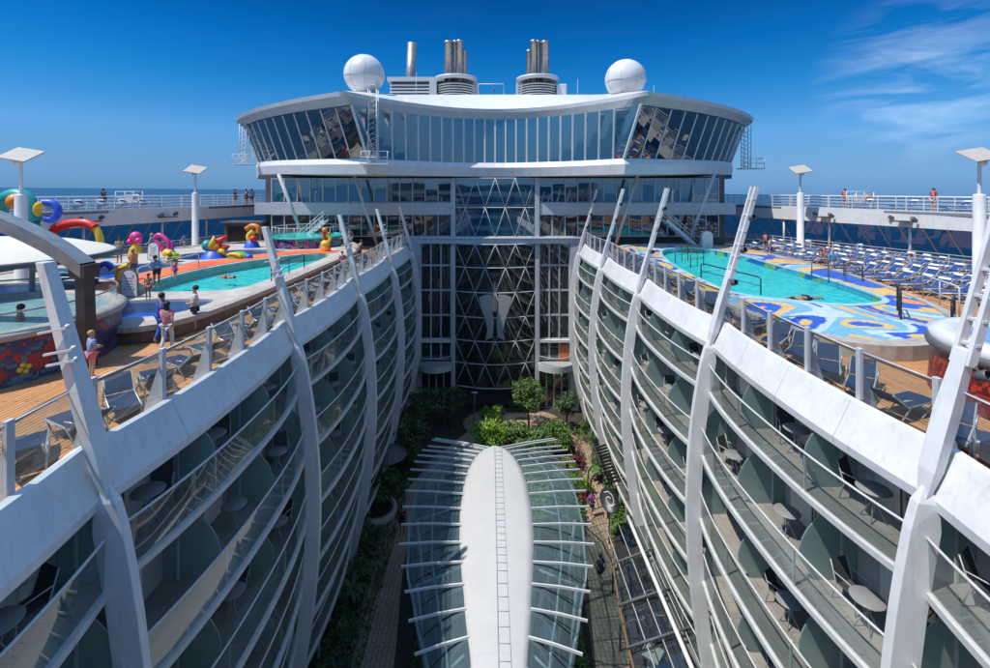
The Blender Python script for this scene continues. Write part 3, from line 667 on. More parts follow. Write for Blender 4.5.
# roof: sloping bulwark behind the concave edge + flat roof
rid = [(p[0]*0.92, 49.2, 10.15) for p in T0[cidx0:cidx1+1]]
mb = MB(); mb.strip(out2[cidx0:cidx1+1], rid, True)
mb.add([rid[0], rid[-1], (14, 62, 9.4), (-14, 62, 9.4)], [(0, 1, 2, 3)])
for s, e in ((-1, 0), (1, -1)):
    wing = [(s*p.x*1.016, p.y-0.36, ROOFZ+0.02) for p in wt]
    c = (s*13, 50, 8.5); mb.add([c]+wing, [(0, i, i+1) for i in range(1, len(wing))])
    mb.add([rid[e], c, (s*14, 62, 9.4)], [(0, 1, 2)]); mb.add([wing[0], rid[e], c], [(0, 1, 2)]); mb.add([c, wing[-1], (s*14, 62, 9.4)], [(0, 1, 2)])
G(mb, 'roof', 'white', fix=False)
# floor band (white, lighter) and soffit
b1 = botring(GB-0.02, 0.12); b2 = botring(GB-0.50, 0.42); b3 = botring(1.42, 0.20, 1.0); sill = botring(GB, -0.02)
mb = MB(); mb.strip(sill, b1, False); mb.strip(b1, b2, False); mb.strip(b2, b3, False); G(mb, 'floor_band', 'white', fix=False)
mb = MB(); k = len(b3); mb.add(b3+[(p[0], 60 if abs(p[0]) < 26 else p[1], 1.42) for p in b3], [(i, i+1, k+i+1, k+i) for i in range(k-1)]); G(mb, 'soffit', 'lgrey', fix=False)
jt = len(b1)
for i in range(3, jt-3, 5):
    mb = MB(); a_, c_ = Vector(b1[i])+Vector((0, -0.004, 0)), Vector(b2[i])+Vector((0, -0.006, 0)); mb.strip([a_-Vector((0.012, 0, 0)), c_-Vector((0.012, 0, 0))], [a_+Vector((0.012, 0, 0)), c_+Vector((0.012, 0, 0))]); G(mb, 'band_joint', 'grey', fix=False)
    mb = MB(); e_ = (Vector(GTr[i])+Vector(out1[i]))/2; mb.tube([Vector(GTr[i])+Vector((0, -0.02, 0)), Vector(out1[i])+Vector((0, -0.02, 0))], 0.012, 4); G(mb, 'header_joint', 'grey', fix=False)
# raking struts
for x0, z0, x1, y1 in ((-13.3, 2.0, -11.2, 44.0), (-20.4, 2.0, -18.2, 44.6), (13.4, 2.0, 11.4, 44.0), (20.6, 2.0, 18.5, 44.6)):
    mb = MB(); mb.tube([(x0, 43.9, 1.6), (x1, y1+0.6, DK)], 0.16, 10); G(mb, 'strut', 'lgrey')
# roof things
for x, z, lab in ((-12.4, 11.0, 'white ball radome on the left corner of the lounge roof'), (12.3, 10.55, 'white ball radome on the right corner of the lounge roof')):
    r = empty('radome', (x, 44.2, 8.4), 0, lab, 'radome', 'radomes on the lounge roof')
    mb = MB(); mb.ball((0, 0, z-8.4), 1.88, 28, 18); mb.build('dome', 'white', r)
    mb = MB(); mb.lathe([(0.9, -0.2), (0.9, z-8.4-1.2)], n=18); mb.build('pedestal', 'lgrey', r)
    mb = MB(); mb.tube([(1.885*math.cos(a), 1.885*math.sin(a), z-8.4-0.25) for a in [2*math.pi*i/40 for i in range(40)]], 0.02, 5, closed=True); mb.build('seam', 'lgrey', r)
    for q in range(4):
        mb = MB(); a0 = q*math.pi/4+0.3; mb.tube([(1.884*math.cos(t)*math.cos(a0), 1.884*math.cos(t)*math.sin(a0), z-8.4+1.884*math.sin(t)) for t in [2*math.pi*i/40 for i in range(40)]], 0.012, 4, closed=True); mb.build('seam', 'lgrey', r)
def funnel(x, lab, single, mir=1):
    r = empty('funnel', (x, 60, 9.2), 0, lab, 'funnel', 'funnels behind the lounge roof')
    mb = MB(); n = 9
    for i in range(n):                                   # louvre rings
        z = 1.6+0.38*i*0.8; mb.lathe([(2.25, z), (2.35+0.03*i, z+0.08), (2.25, z+0.17)], n=28)
    mb.build('louvre', 'white', r)
    mb = MB(); mb.lathe([(2.1, 0), (2.15, 4.4)], n=24); mb.build('core', 'dgrey', r)
    mb = MB(); mb.lathe([(2.0, 5.35), (2.7, 5.25), (2.75, 5.0), (2.5, 4.75), (0.3, 5.4)], n=28); mb.lathe([(0.01, 5.4), (2.0, 5.36)], n=28); mb.build('cap', 'lgrey', r)
    mb = MB(); mb.bar((2.5*mir, 0, 4.9), (2.6*mir, 0, 0.6), 0.5, 0.25); mb.build('side_fin', 'lgrey', r)
    for dx, dy, rad, h in ((-0.95, 0, 0.52, 10.0), (-0.1, 0.3, 0.30, 10.2), (0.5, -0.1, 0.42, 10.1), (1.05, 0.4, 0.36, 9.0)):
        mb = MB(); mb.lathe([(rad, 4.6), (rad, h-0.3), (rad*1.04, h-0.3), (rad*1.04, h), (rad*0.8, h), (rad*0.8, h-0.8)], (dx*mir, dy, 0), 16); mb.build('exhaust_pipe', 'steel', r)
    if single:
        mb = MB()
        for i in range(6): mb.box((-5.6, 0.3, 2.0+0.42*i), (5.2, 3.2, 0.18))
        mb.build('side_louvre', 'white', r)
        mb = MB(); mb.box((-5.6, 0.4, 2.3), (4.9, 2.8, 4.6)); mb.build('engine_casing', 'dgrey', r)
        mb = MB(); mb.box((-4.9, 0.2, 4.85), (7.2, 3.4, 0.5)); mb.box((-2.75, -0.9, 3.2), (0.9, 1.3, 2.9)); mb.build('casing_roof', 'lgrey', r)
        mb = MB(); mb.lathe([(0.62, 5.0), (0.62, 9.6), (0.5, 9.6), (0.5, 8.8)], (-5.7, 0.4, 0), 18); o = mb.build('exhaust_pipe', 'steel', r)
        o.rotation_euler = (0, R(3), 0); o.location = (-0.45, 0, 0)
    else:
        mb = MB(); mb.box((2.9, -0.2, 2.6), (1.3, 2.6, 3.3)); mb.build('casing_roof', 'white', r, bevel=0.15)
funnel(-4.9, 'left funnel with a cluster of steel exhaust pipes, louvred drum and long side casing', True)
funnel(5.6, 'right funnel with a cluster of steel exhaust pipes over a louvred white drum', False, -1)
r = empty('mast_frame', (-0.4, 49.5, 10.1), 0, 'small white square pipe frame with a lamp at the centre of the lounge roof', 'frame')
mb = MB(); mb.tube([(-1.35, 0, 0), (-1.35, 0, 1.25), (1.35, 0, 1.25), (1.35, 0, 0)], 0.05, 6); mb.build('pipe_frame', 'white', r)
mb = MB(); mb.tube([(0.35, 0, 0), (0.35, 0, 0.5)], 0.03, 6); mb.ball((0.35, 0, 0.62), (0.12, 0.12, 0.2), 8, 6); mb.build('lamp', 'dgrey', r)
for i, (x, y, h) in enumerate(((-8.2, 48.6, 2.6), (8.6, 48.6, 1.9), (-15.0, 47, 1.5), (16.2, 47.6, 2.2), (2.8, 49.3, 1.6), (-20.5, 49, 1.3))):
    a_ = empty('aerial', (x, y, 8.6 if abs(x) > 12 else 9.8), 0, f'thin white whip aerial on the lounge roof, {ORD[i]} one, ' + ('left half' if x < 0 else 'right half'), 'aerial', 'aerials on the lounge roof')
    mb = MB(); mb.tube([(0, 0, -0.6), (0, 0, 0.5), (0.02, 0, h)], [0.05, 0.03, 0.012], 5); mb.build('whip', 'white', a_)
# window washing towers
def wash(x, y, z0, z1, lab):
    r = empty('access_ladder', (x, y, z0), 0, lab, 'ladder', 'white access ladders on the lounge front'); h = z1-z0
    mb = MB()
    for dx in (-0.35, 0.35):
        for dy in (-0.3, 0.3): mb.tube([(dx, dy, 0), (dx, dy, h)], 0.045, 5)
    i = 0; z = 0.1
    while z < h-0.4:
        mb.tube([(-0.35, -0.3, z), (0.35, -0.3, z+0.4)], 0.025, 4); mb.tube([(0.35, 0.3, z), (-0.35, 0.3, z+0.4)], 0.025, 4); mb.tube([(-0.35, -0.3, z), (-0.35, 0.3, z+0.4)], 0.025, 4); z += 0.45
    mb.tube([(-0.35, -0.3, h), (-0.2, -0.3, h+0.35), (0.2, -0.3, h+0.35), (0.35, -0.3, h)], 0.04, 5)
    mb.build('lattice_mast', 'white', r)
    mb = MB(); mb.box((0.3, -0.35, -0.05), (2.4, 1.3, 0.1)); mb.build('platform', 'white', r)
    mb = MB()
    for zz in (0.5, 1.0): mb.tube([(-0.8, -0.9, zz), (1.4, -0.9, zz), (1.4, 0.1, zz)], 0.03, 5)
    for xx in (-0.8, -0.1, 0.6, 1.4): mb.tube([(xx, -0.9, 0), (xx, -0.9, 1.0)], 0.03, 5)
    mb.build('guard_rail', 'white', r)
wash(-10.4, 39.6, 2.3, 8.6, 'white lattice access ladder at the left corner of the lounge centre')
wash(-26.9, 50.2, 2.9, 7.2, 'white access ladder and platform at the far left end of the lounge')
wash(26.7, 49.6, 2.4, 6.8, 'white access ladder and platform at the far right end of the lounge')

# ------------------------------------------------------------------ side superstructure: fascia, windscreen, rails of the upper track
def side_deck(s):
    side = 'left' if s < 0 else 'right'
    r = empty('track_support', (s*30, 40, DK), 0, f'white raised edge and blue windscreen under the upper deck on the {side} side', 'wall'); off = Vector((-s*30, -40, -DK))
    inn = [(34.5, 10), (34.3, 20), (33.2, 28), (31.6, 34), (29.8, 40), (28.2, 46), (26.6, 52), (25, 58)]
    p = [Vector(q) for q in smoothpath([(s*x, y, 0) for x, y in inn], 4)]
    mb = MB(); z0, z1 = -2.75, UP+0.08
    for a, b in (((0, z1), (0, z0)), ((0, z0), (1.2, z0-0.05)), ((0, z1), (0.12, z1))): mb.strip([(q.x+s*a[0], q.y, a[1]) for q in p], [(q.x+s*b[0], q.y, b[1]) for q in p], True)
    mb.build('fascia', 'white', r, loc=off, fix=False)
    mb = MB(); mb.strip([(q.x+s*1.2, q.y, -2.8) for q in p], [(q.x+s*2.6, q.y, DK+0.5) for q in p], True); mb.build('windscreen', 'wscreen', r, loc=off, fix=False)
    mb = MB(); mb.strip([(q.x+s*2.6, q.y, DK+0.5) for q in p], [(q.x+s*2.6, q.y, DK) for q in p], True); mb.build('kick_wall', 'white', r, loc=off, fix=False)
    for i in range(0, len(p), 1):
        q = p[i]
        mb = MB(); mb.bar((q.x+s*1.15, q.y, -2.75), (q.x+s*2.5, q.y, DK+0.5), 0.07, 0.07); mb.build('windscreen_post', 'lgrey', r, loc=off)
    for i in (9, 13, 17, 20):
        q = p[i]; mb = MB(); mb.tube([(q.x+s*0.25, q.y, DK), (q.x+s*0.25, q.y, z0)], 0.09, 8); mb.build('support_column', 'white', r, loc=off)
        if i in (13, 17):
            mb = MB(); mb.box((q.x-s*0.3, q.y, z0+0.45), (1.1, 0.9, 0.10)); mb.bar((q.x, q.y-0.8, z0+0.5), (q.x-s*0.5, q.y-1.0, z0+0.75), 0.2, 0.25); mb.bar((q.x, q.y+0.8, z0+0.5), (q.x-s*0.5, q.y+1.0, z0+0.75), 0.2, 0.25); mb.build('floodlight', 'dgrey', r, loc=off)
    # rails: inner (on fascia) and outer
    for k, (dx, nm) in enumerate(((0.15, 'inner railing of the upper deck'), (3.85, 'outer railing of the upper deck'))):
        rr = empty('railing', (p[12].x+s*dx, p[12].y, UP), 0, f'white pipe {nm} on the {side} side', 'railing', 'white railings of the upper decks'); of = -Vector(rr.location)
        pp = resample([(q.x+s*dx, q.y, UP) for q in p], 1.0)
        mb = MB()
        for z in (0.28, 0.55, 0.82): mb.tube([(q.x, q.y, UP+z) for q in pp], 0.02, 4)
        mb.tube([(q.x, q.y, UP+1.1) for q in pp], 0.035, 5); mb.build('rail_bars', 'white', rr, loc=of)
        for q in pp[::2]:
            mb = MB(); mb.box((q.x, q.y, UP+0.55), (0.06, 0.06, 1.08)); mb.build('post', 'white', rr, loc=of)
    rr = empty('railing', (p[12].x-s*1.2, p[12].y, DK), 0, f'low white pipe railing at pool deck level on the {side} side', 'railing', 'white railings of the pool decks'); of = -Vector(rr.location)
    pp = resample([(q.x-s*1.4, q.y, DK) for q in p[8:26]], 1.0)
    mb = MB()
    for z in (0.3, 0.6, 0.85, 1.1): mb.tube([(q.x, q.y, DK+z) for q in pp], 0.022, 4)
    mb.build('rail_bars', 'lgrey', rr, loc=of)
    for q in pp[::2]: mb = MB(); mb.box((q.x, q.y, DK+0.55), (0.06, 0.06, 1.1)); mb.build('post', 'lgrey', rr, loc=of)
side_deck(-1); side_deck(1)

# ------------------------------------------------------------------ lamps with flat reflector panels on thick pillars
def lamp(x, y, s, lab, dz=0):
    r = empty('deck_lamp', (x, y, DK), 0, lab, 'lamp', 'tall deck lamps with flat reflector panels')
    mb = MB(); mb.lathe([(0.36, 0), (0.36, 0.25), (0.28, 0.3), (0.27, 5.2), (0.24, 5.28), (0.01, 5.3)], n=18); mb.build('pillar', 'white', r)
    mb = MB(); mb.lathe([(0.09, 5.25), (0.075, 7.0)], n=10); mb.build('pole', 'white', r)
    mb = MB(); mb.bar((0, 0, 6.85), (s*-0.35, -0.1, 7.35), 0.05, 0.06); mb.bar((0, 0, 6.85), (s*0.35, 0.1, 7.25), 0.05, 0.06); mb.lathe([(0.05, 6.75), (0.17, 6.85), (0.20, 7.1), (0.15, 7.12)], (0, -0.18, 0), 10); mb.build('fixture', 'white', r)
    mb = MB(); mb.box((0, 0, 7.40+dz), (1.5, 1.25, 0.06), Matrix.Rotation(R(-9*s), 3, 'Y') @ Matrix.Rotation(R(30), 3, 'X')); mb.build('reflector_panel', P('grey_beige_reflector', (0.40, 0.37, 0.32), 0.6) if 'grey_beige_reflector' not in bpy.data.materials else bpy.data.materials['grey_beige_reflector'], r)
lamp(-25.6, 25, -1, 'white deck lamp with flat panel at the far left edge behind the cream canopy')
lamp(-27.0, 42, -1, 'white deck lamp with flat panel left of the funnel end of the kids pools')
lamp(27.4, 42, 1, 'white deck lamp with flat panel standing among the blue loungers')
lamp(25.7, 25, 1, 'white deck lamp with flat panel at the far right edge of the deck')

# ------------------------------------------------------------------ right deck: main pool
def offset_loop(lp, f, c):
    return [(c[0]+(x-c[0])*f, c[1]+(y-c[1])*f) for x, y in lp]
outer = [(p.x, p.y) for p in smoothpath([(10.9, 40, 0), (10.6, 33, 0), (10.3, 26, 0), (10.2, 20, 0), (10.7, 16.6, 0), (12.6, 15.4, 0), (15.4, 16.2, 0), (17.6, 18.2, 0), (19.6, 22.5, 0), (21.0, 28, 0), (21.6, 34, 0), (21.3, 40, 0), (19, 43.2, 0), (15, 43.6, 0), (12, 42.6, 0)], 5, closed=True)]
water = [(p.x, p.y) for p in smoothpath([(13.6, 38.5, 0), (12.0, 32, 0), (11.5, 26, 0), (11.7, 22.8, 0), (13.6, 21.3, 0), (15.4, 20.6, 0), (17.4, 21.2, 0), (18.3, 23.0, 0), (18.9, 27.5, 0), (19.0, 32, 0), (19.2, 37, 0), (18.2, 41, 0), (15.5, 41, 0)], 5, closed=True)]
PZ = DK+0.42
pr = empty('swimming_pool', (15.5, 28, DK), 0, 'large turquoise swimming pool with a colourful mosaic surround on the right deck', 'pool'); pof = Vector((-15.5, -28, -DK))
mb = MB(); mb.poly(outer, DK+0.01, PZ, [water]); mb.build('mosaic_surround', 'poolmos', pr, loc=pof)
co = offset_loop(outer, 1.035, (15.8, 29)); ci = offset_loop(outer, 0.985, (15.8, 29))
mb = MB(); mb.poly(co, DK+0.005, PZ+0.07, [ci]); mb.build('coping', 'stone', pr, loc=pof)
wi = offset_loop(water, 1.02, (15.5, 31)); wj = offset_loop(water, 0.985, (15.5, 31))
mb = MB(); mb.poly(wi, PZ-0.05, PZ+0.03, [wj]); mb.build('pool_edge', P('pale_blue_pool_edge', (0.35, 0.55, 0.60), 0.4, noise=0.2), pr, loc=pof)
mb = MB(); mb.poly(water, DK+0.012, DK+0.02); mb.build('pool_basin', 'basin', pr, loc=pof)
mb = MB(); mb.poly(wj, PZ-0.14, PZ-0.14); mb.build('pool_water', 'pool', pr, loc=pof, fix=False)
def handrail(x0, y0, x1, y1, lab, mat='black', z=PZ, h=0.85, group='rails around the pools'):
    r = empty('pool_handrail', (x0, y0, z), 0, lab, 'handrail', group); dx, dy = x1-x0, y1-y0
    mb = MB(); mb.tube([(0, 0, 0), (0, 0, h*0.93), (dx*0.04, dy*0.04, h), (dx*0.96, dy*0.96, h), (dx, dy, h*0.93), (dx, dy, 0)], 0.035, 6)
    mb.tube([(dx*0.5, dy*0.5, 0), (dx*0.5, dy*0.5, h)], 0.025, 5); mb.tube([(0, 0, h*0.5), (dx, dy, h*0.5)], 0.02, 5); mb.build('tube', mat, r)
handrail(12.6, 22.6, 11.7, 27.0, 'black handrail along the near edge of the large pool')
handrail(12.6, 30.5, 13.9, 31.5, 'dark pool ladder rail at the near left of the large pool', 'dgrey', h=1.1)
handrail(12.4, 32.5, 13.7, 33.5, 'dark pool ladder rail behind the near left one', 'dgrey', h=1.1)
handrail(18.0, 25.5, 20.4, 26.2, 'grey step rail on the outer edge of the pool', 'dgrey', h=0.95)
handrail(18.1, 27.0, 20.5, 27.7, 'second grey step rail on the outer edge of the pool', 'dgrey', h=0.95)
handrail(15.6, 18.3, 16.6, 19.6, 'black rail on the mosaic at the right end of the pool', h=1.1)
handrail(16.6, 17.3, 18.2, 18.8, 'black rail beside the coping at the right end of the pool', z=DK, h=1.3)
handrail(19.8, 20.2, 21.0, 23.2, 'grey rail between the loungers and the pool coping', 'lgrey', z=DK, h=1.3)

# loungers
def make_lounger(fab='fabric', pillow=True, up=36, twl=False):
    r = empty('sun_lounger')        # long axis y: feet at -y, head at +y
    for sx in (-1, 1):
        mb = MB(); mb.tube([(sx*0.33, -0.95, 0.36), (sx*0.33, 0.35, 0.36), (sx*0.33, 0.35+0.74*math.cos(R(up)), 0.36+0.74*math.sin(R(up)))], 0.028, 5); mb.build('side_rail', 'frame', r)
        mb = MB(); mb.tube([(sx*0.36, -0.75, 0.01), (sx*0.36, -0.2, 0.35), (sx*0.36, -0.75, 0.36), (sx*0.36, -0.2, 0.01)], 0.022, 5)
        mb.build('front_legs', 'frame', r); mb = MB(); mb.tube([(sx*0.36, 0.75, 0.01), (sx*0.37, 0.3, 0.37), (sx*0.39, 0.25, 0.58), (sx*0.39, 0.62, 0.62)], 0.024, 5); mb.build('arm_and_leg', 'frame', r)
    mb = MB(); mb.box((0, -0.3, 0.375), (0.62, 1.25, 0.03)); mb.build('seat_fabric', fab, r)
    mb = MB(); mb.box((0, 0.37+0.36*math.cos(R(up)), 0.39+0.36*math.sin(R(up))), (0.62, 0.66, 0.03), Matrix.Rotation(R(up), 3, 'X')); mb.build('back_fabric', fab, r)
    if pillow: mb = MB(); mb.box((0, 0.33+0.64*math.cos(R(up)), 0.43+0.64*math.sin(R(up))), (0.58, 0.15, 0.07), Matrix.Rotation(R(up), 3, 'X')); mb.build('head_pillow', 'towel', r, bevel=0.02)
    if twl: mb = MB(); mb.box((0.02, -0.2, 0.40), (0.55, 0.9, 0.025)); mb.build('towel', 'beige', r, bevel=0.01)
    return r
lng = make_lounger(); lng2 = make_lounger('darkfab', False); lng3 = make_lounger('fabric', True, 8); lng4 = make_lounger('fabric', True, 52); lng5 = make_lounger('fabric', False, 30, True); lused = [False]*5
def put_lounger(x, y, z, rz, label, group, kind=0):
    src = (lng, lng2, lng3, lng4, lng5)[kind]; o = src if not lused[kind] else copy_tree(src); lused[kind] = True
    o.location = (x, y, z); o.rotation_euler = (0, 0, rz)
    if kind == 1: o.scale = (0.88, 0.88, 0.88)
    return tag(o, label, 'sun lounger', group)
rows = [21.9+1.92*i for i in range(5)]
for ri, x in enumerate(rows):
    n = 0
    for i in range(22):
        y = 20.0+1.16*i+0.25*(ri % 2)
        if abs(y-32.9) < 0.75 and ri < 4 or abs(y-41) < 0.6: continue
        if math.hypot(x+0.6-25.7, y-25) < 1.0 or math.hypot(x-27.4, y-42) < 1.3: continue
        xx = x+0.4-(y-20)*0.018+random.uniform(-.05, .05)+0.5*max(0, (24-y)/4)
        put_lounger(xx+0.6, y, DK, R(-90+random.uniform(-11, 11)), f'blue lounger in the {ORD[ri]} row back from the large pool, {ORD[n]} from its near end', 'blue loungers beyond the large pool', random.choice((0, 0, 0, 2, 3, 0, 4))); n += 1
for i in range(24):
    y = 8.9+1.25*i
    if min(abs(y-r_) for r_ in RIBY) < 0.35: y += 0.35
    if y > 41: break
    put_lounger(9.55, y, DK, R(random.choice((128, 118, -42))+random.uniform(-10, 10)), f'blue lounger between the right glass railing and the pool, {ORD[i]} from the viewer', 'blue loungers behind the right railing', 1)
for i in range(23):
    y = 9.2+1.2*i
    put_lounger(-9.65, y, DK, R(random.choice((-128, -115, 40))+random.uniform(-12, 12)), f'blue lounger just behind the left glass railing, {ORD[i]} from the viewer', 'blue loungers behind the left railing', 1)
for i in range(10):
    y = 27+1.6*i
    x = 29.4+ (40-y)*0.28+1.6
    put_lounger(-x, y, UP+0.01, R(90), f'lounger on the left upper deck behind the pipe railing, {ORD[i]} from the left', 'loungers on the left upper deck')
    if i % 2 == 0: put_lounger(x, y, UP+0.01, R(-90), f'lounger on the right upper deck behind the pipe railing, {ORD[i]} from the right', 'loungers on the right upper deck')

# whirlpool right
wp = empty('whirlpool', (13.9, 11.6, DK), 0, 'round whirlpool with red mosaic wall and white rim at the far right', 'whirlpool')
mb = MB(); mb.lathe([(2.6, 0), (2.5, 1.2)], n=48); mb.build('tub_wall', 'redmos', wp)
mb = MB(); mb.lathe([(2.5, 1.2), (2.62, 1.22), (2.66, 1.35), (2.58, 1.42), (2.45, 1.45)], n=48); mb.build('dark_trim', 'dgrey', wp)
mb = MB(); mb.lathe([(2.55, 1.42), (2.6, 1.62), (2.3, 1.70), (1.9, 1.66), (1.85, 1.35), (1.2, 1.30), (0.01, 1.3)], n=48); mb.build('tub_shell', 'white', wp)
mb = MB(); mb.poly(circ(0, 0, 1.87, 40), 1.56, 1.56); mb.build('whirlpool_water', 'poolb', wp, fix=False)
mb = MB(); mb.tube([(-2.3, -0.9, 1.7), (-2.35, -0.9, 2.4), (-1.7, -1.6, 2.45), (-1.6, -1.8, 1.7)], 0.03, 6); mb.build('grab_rail', 'steel', wp)
# towel station & bin by the pool
r = empty('towel_cabinet', (18.9, 41.8, PZ), 0, 'small white arched cabinet at the far end of the large pool', 'cabinet')
mb = MB(); pf = [(-0.45, 0), (0.45, 0), (0.45, 1.0)]+[(0.45*math.cos(a), 1.0+0.45*math.sin(a)) for a in [math.pi*i/8 for i in range(1, 8)]]+[(-0.45, 1.0)]
k = len(pf); mb.add([(x, -0.2, z) for x, z in pf]+[(x, 0.2, z) for x, z in pf], [tuple(range(k)), tuple(range(k, 2*k))]+[(i, (i+1) % k, k+(i+1) % k, k+i) for i in range(k)]); mb.build('cabinet_body', 'white', r)
mb = MB(); mb.box((0, -0.215, 0.65), (0.6, 0.02, 0.9)); mb.build('cabinet_door', 'beige', r)

# ------------------------------------------------------------------ left deck: kids pools
KZ = DK+0.60
kids = [(p.x, p.y) for p in smoothpath([(-11.6, 22, 0), (-11.45, 30, 0), (-11.4, 37, 0), (-12.2, 40.8, 0), (-15, 45, 0), (-21, 45.3, 0), (-26, 42, 0), (-28, 35, 0), (-29, 28, 0), (-28, 21.5, 0), (-22, 20, 0), (-17.5, 18.4, 0), (-14.5, 16.7, 0), (-12.3, 17.6, 0)], 5, closed=True)]
def loop(pts, n=5): return [(p.x, p.y) for p in smoothpath([(x, y, 0) for x, y in pts], n, closed=True)]
turq = loop([(-12.7, 26), (-12.5, 32), (-12.9, 36.0), (-15.3, 35.4), (-18.0, 30.5), (-18.6, 25.8), (-17.4, 22.7), (-14.5, 22.7), (-13.0, 23.4)])
bluep = loop([(-12.7, 20.6), (-13.8, 21.0), (-16.6, 20.7), (-18.2, 20.2), (-16.6, 18.8), (-14.6, 17.9), (-13.0, 18.6)])
blueb = loop([(-19.2, 34), (-17.2, 36.5), (-17.4, 38.4), (-21, 38.6), (-24, 36), (-23.4, 33.6), (-21, 33.0)])
bluec = loop([(-20.6, 27.5), (-20.4, 30.5), (-22.5, 31.6), (-25.6, 30), (-26, 27), (-23, 25.6)])
bluel = loop([(-20.5, 22.2), (-20.2, 24.6), (-24, 24.8), (-26.6, 24), (-26, 22.4), (-23, 21.6)])
kp = empty('kids_pool_platform', (-19, 30, DK), 0, 'raised kids water play area with turquoise and blue pools on the left deck', 'pool'); kof = Vector((19, -30, -DK))
mb = MB(); mb.poly(kids, DK+0.01, KZ, [turq, bluep, blueb, bluec, bluel]); mb.build('play_floor', 'kidfloor', kp, loc=kof)
mb = MB(); mb.poly(offset_loop(kids, 1.012, (-20, 30)), DK+0.02, KZ-0.14, [offset_loop(kids, 1.0005, (-20, 30))]); mb.build('side_wall', 'brown', kp, loc=kof)
mb = MB(); mb.poly(offset_loop(kids, 1.025, (-20, 30)), KZ-0.14, KZ+0.06, [offset_loop(kids, 0.975, (-20, 30))]); mb.build('coping', 'stone', kp, loc=kof)
for lp, c, bm_, wm in ((turq, (-15.5, 28.5), 'basin', 'pool'), (bluep, (-15, 19.6), 'basinb', 'poolb'), (blueb, (-21, 36), 'basinb', 'poolb'), (bluec, (-23.3, 28.7), 'basinb', 'poolb'), (bluel, (-23.3, 23.3), 'basinb', 'poolb')):
    mb = MB(); mb.poly(lp, DK+0.015, DK+0.03); b_o = mb.build('pool_basin', bm_, kp, loc=kof)
    mb = MB(); mb.poly(offset_loop(lp, 0.999, c), KZ-0.12, KZ-0.12); mb.build('pool_water', wm, b_o, fix=False)
rb = loop([(-18.9, 25.8), (-18.3, 30.7), (-15.5, 35.8), (-13.0, 36.3), (-13.0, 37.7), (-16.3, 37.9), (-20.3, 31.8), (-21.0, 26), (-19.9, 22.2), (-17.2, 21.3), (-17.0, 22.4), (-18.3, 23.0)])
mb = MB(); mb.poly(rb, KZ+0.004, KZ+0.03); mb.build('red_border', 'redpath', kp, loc=kof)
handrail(-12.3, 25.2, -12.2, 29.4, 'black handrail along the near edge of the turquoise kids pool', z=KZ)
handrail(-18.6, 24, -18.9, 29.5, 'thin grey rail along the red border of the kids pool', 'lgrey', z=KZ, h=0.9)
# round raised pool
rp = empty('round_pool', (-16.9, 42.0, DK), 0, 'round raised turquoise pool with painted mural wall near the facade', 'pool')
mb = MB(); mb.lathe([(3.2, 0.0), (3.2, 1.35)], n=48); mb.build('mural_wall', 'mural', rp)
mb = MB(); mb.lathe([(3.2, 1.35), (3.3, 1.36), (3.32, 1.50), (3.0, 1.52), (2.95, 1.3)], n=48); mb.build('rim', 'teal', rp)
mb = MB(); mb.poly(circ(0, 0, 2.97, 40), 1.44, 1.45); mb.build('pool_water', P('opaque_turquoise_water', (0.06, 0.55, 0.50), 0.08, bump=0.3, bscale=5), rp)
mb = MB(); mb.tube([(2.9*math.cos(a), 2.9*math.sin(a), 2.3) for a in [2*math.pi*i/30 for i in range(30)]], 0.03, 5, closed=True)
for i in range(12):
    a = 2*math.pi*i/12; mb.tube([(2.9*math.cos(a), 2.9*math.sin(a), 1.5), (2.9*math.cos(a), 2.9*math.sin(a), 2.3)], 0.03, 5)
mb.build('guard_rail', 'lgrey', rp)
# sign board with arched top
def board(x, y, z, lab, lines=True):
    r = empty('notice_board', (x, y, z), R(-8), lab, 'sign')
    mb = MB(); pf = [(-0.42, 0), (0.42, 0), (0.42, 0.85)]+[(0.42*math.cos(a), 0.85+0.35*math.sin(a)) for a in [math.pi*i/8 for i in range(1, 8)]]+[(-0.42, 0.85)]
    k = len(pf); mb.add([(x_*1.08, 0.03, z_*1.03) for x_, z_ in pf]+[(x_*1.08, -0.01, z_*1.03) for x_, z_ in pf], [tuple(range(k)), tuple(range(k, 2*k))]+[(i, (i+1) % k, k+(i+1) % k, k+i) for i in range(k)]); mb.build('board_frame', 'dgrey', r)
    mb = MB(); mb.add([(x_*0.96, -0.02, z_*0.98+0.03) for x_, z_ in pf]+[(x_*0.96, -0.012, z_*0.98+0.03) for x_, z_ in pf], [tuple(range(k)), tuple(range(k, 2*k))]); f = mb.build('board_face', 'white', r)
    mb = MB()
    for i in range(5): mb.box((random.uniform(-.04, .04), -0.026, 0.85-0.13*i), (0.40-0.05*(i % 2), 0.004, 0.022))
    for x_, z_ in ((-.25, .35), (.25, .35), (-.25, .95), (.22, .95)): mb.box((x_, -0.026, z_), (0.07, 0.004, 0.07))
    mb.build('small_print', 'dgrey', f)
board(-16.95, 21.3, KZ+0.03, 'white arched notice board between the blue and turquoise kids pools')
board(-24.0, 32.6, KZ+0.03, 'pale arched notice board far back in the kids area')
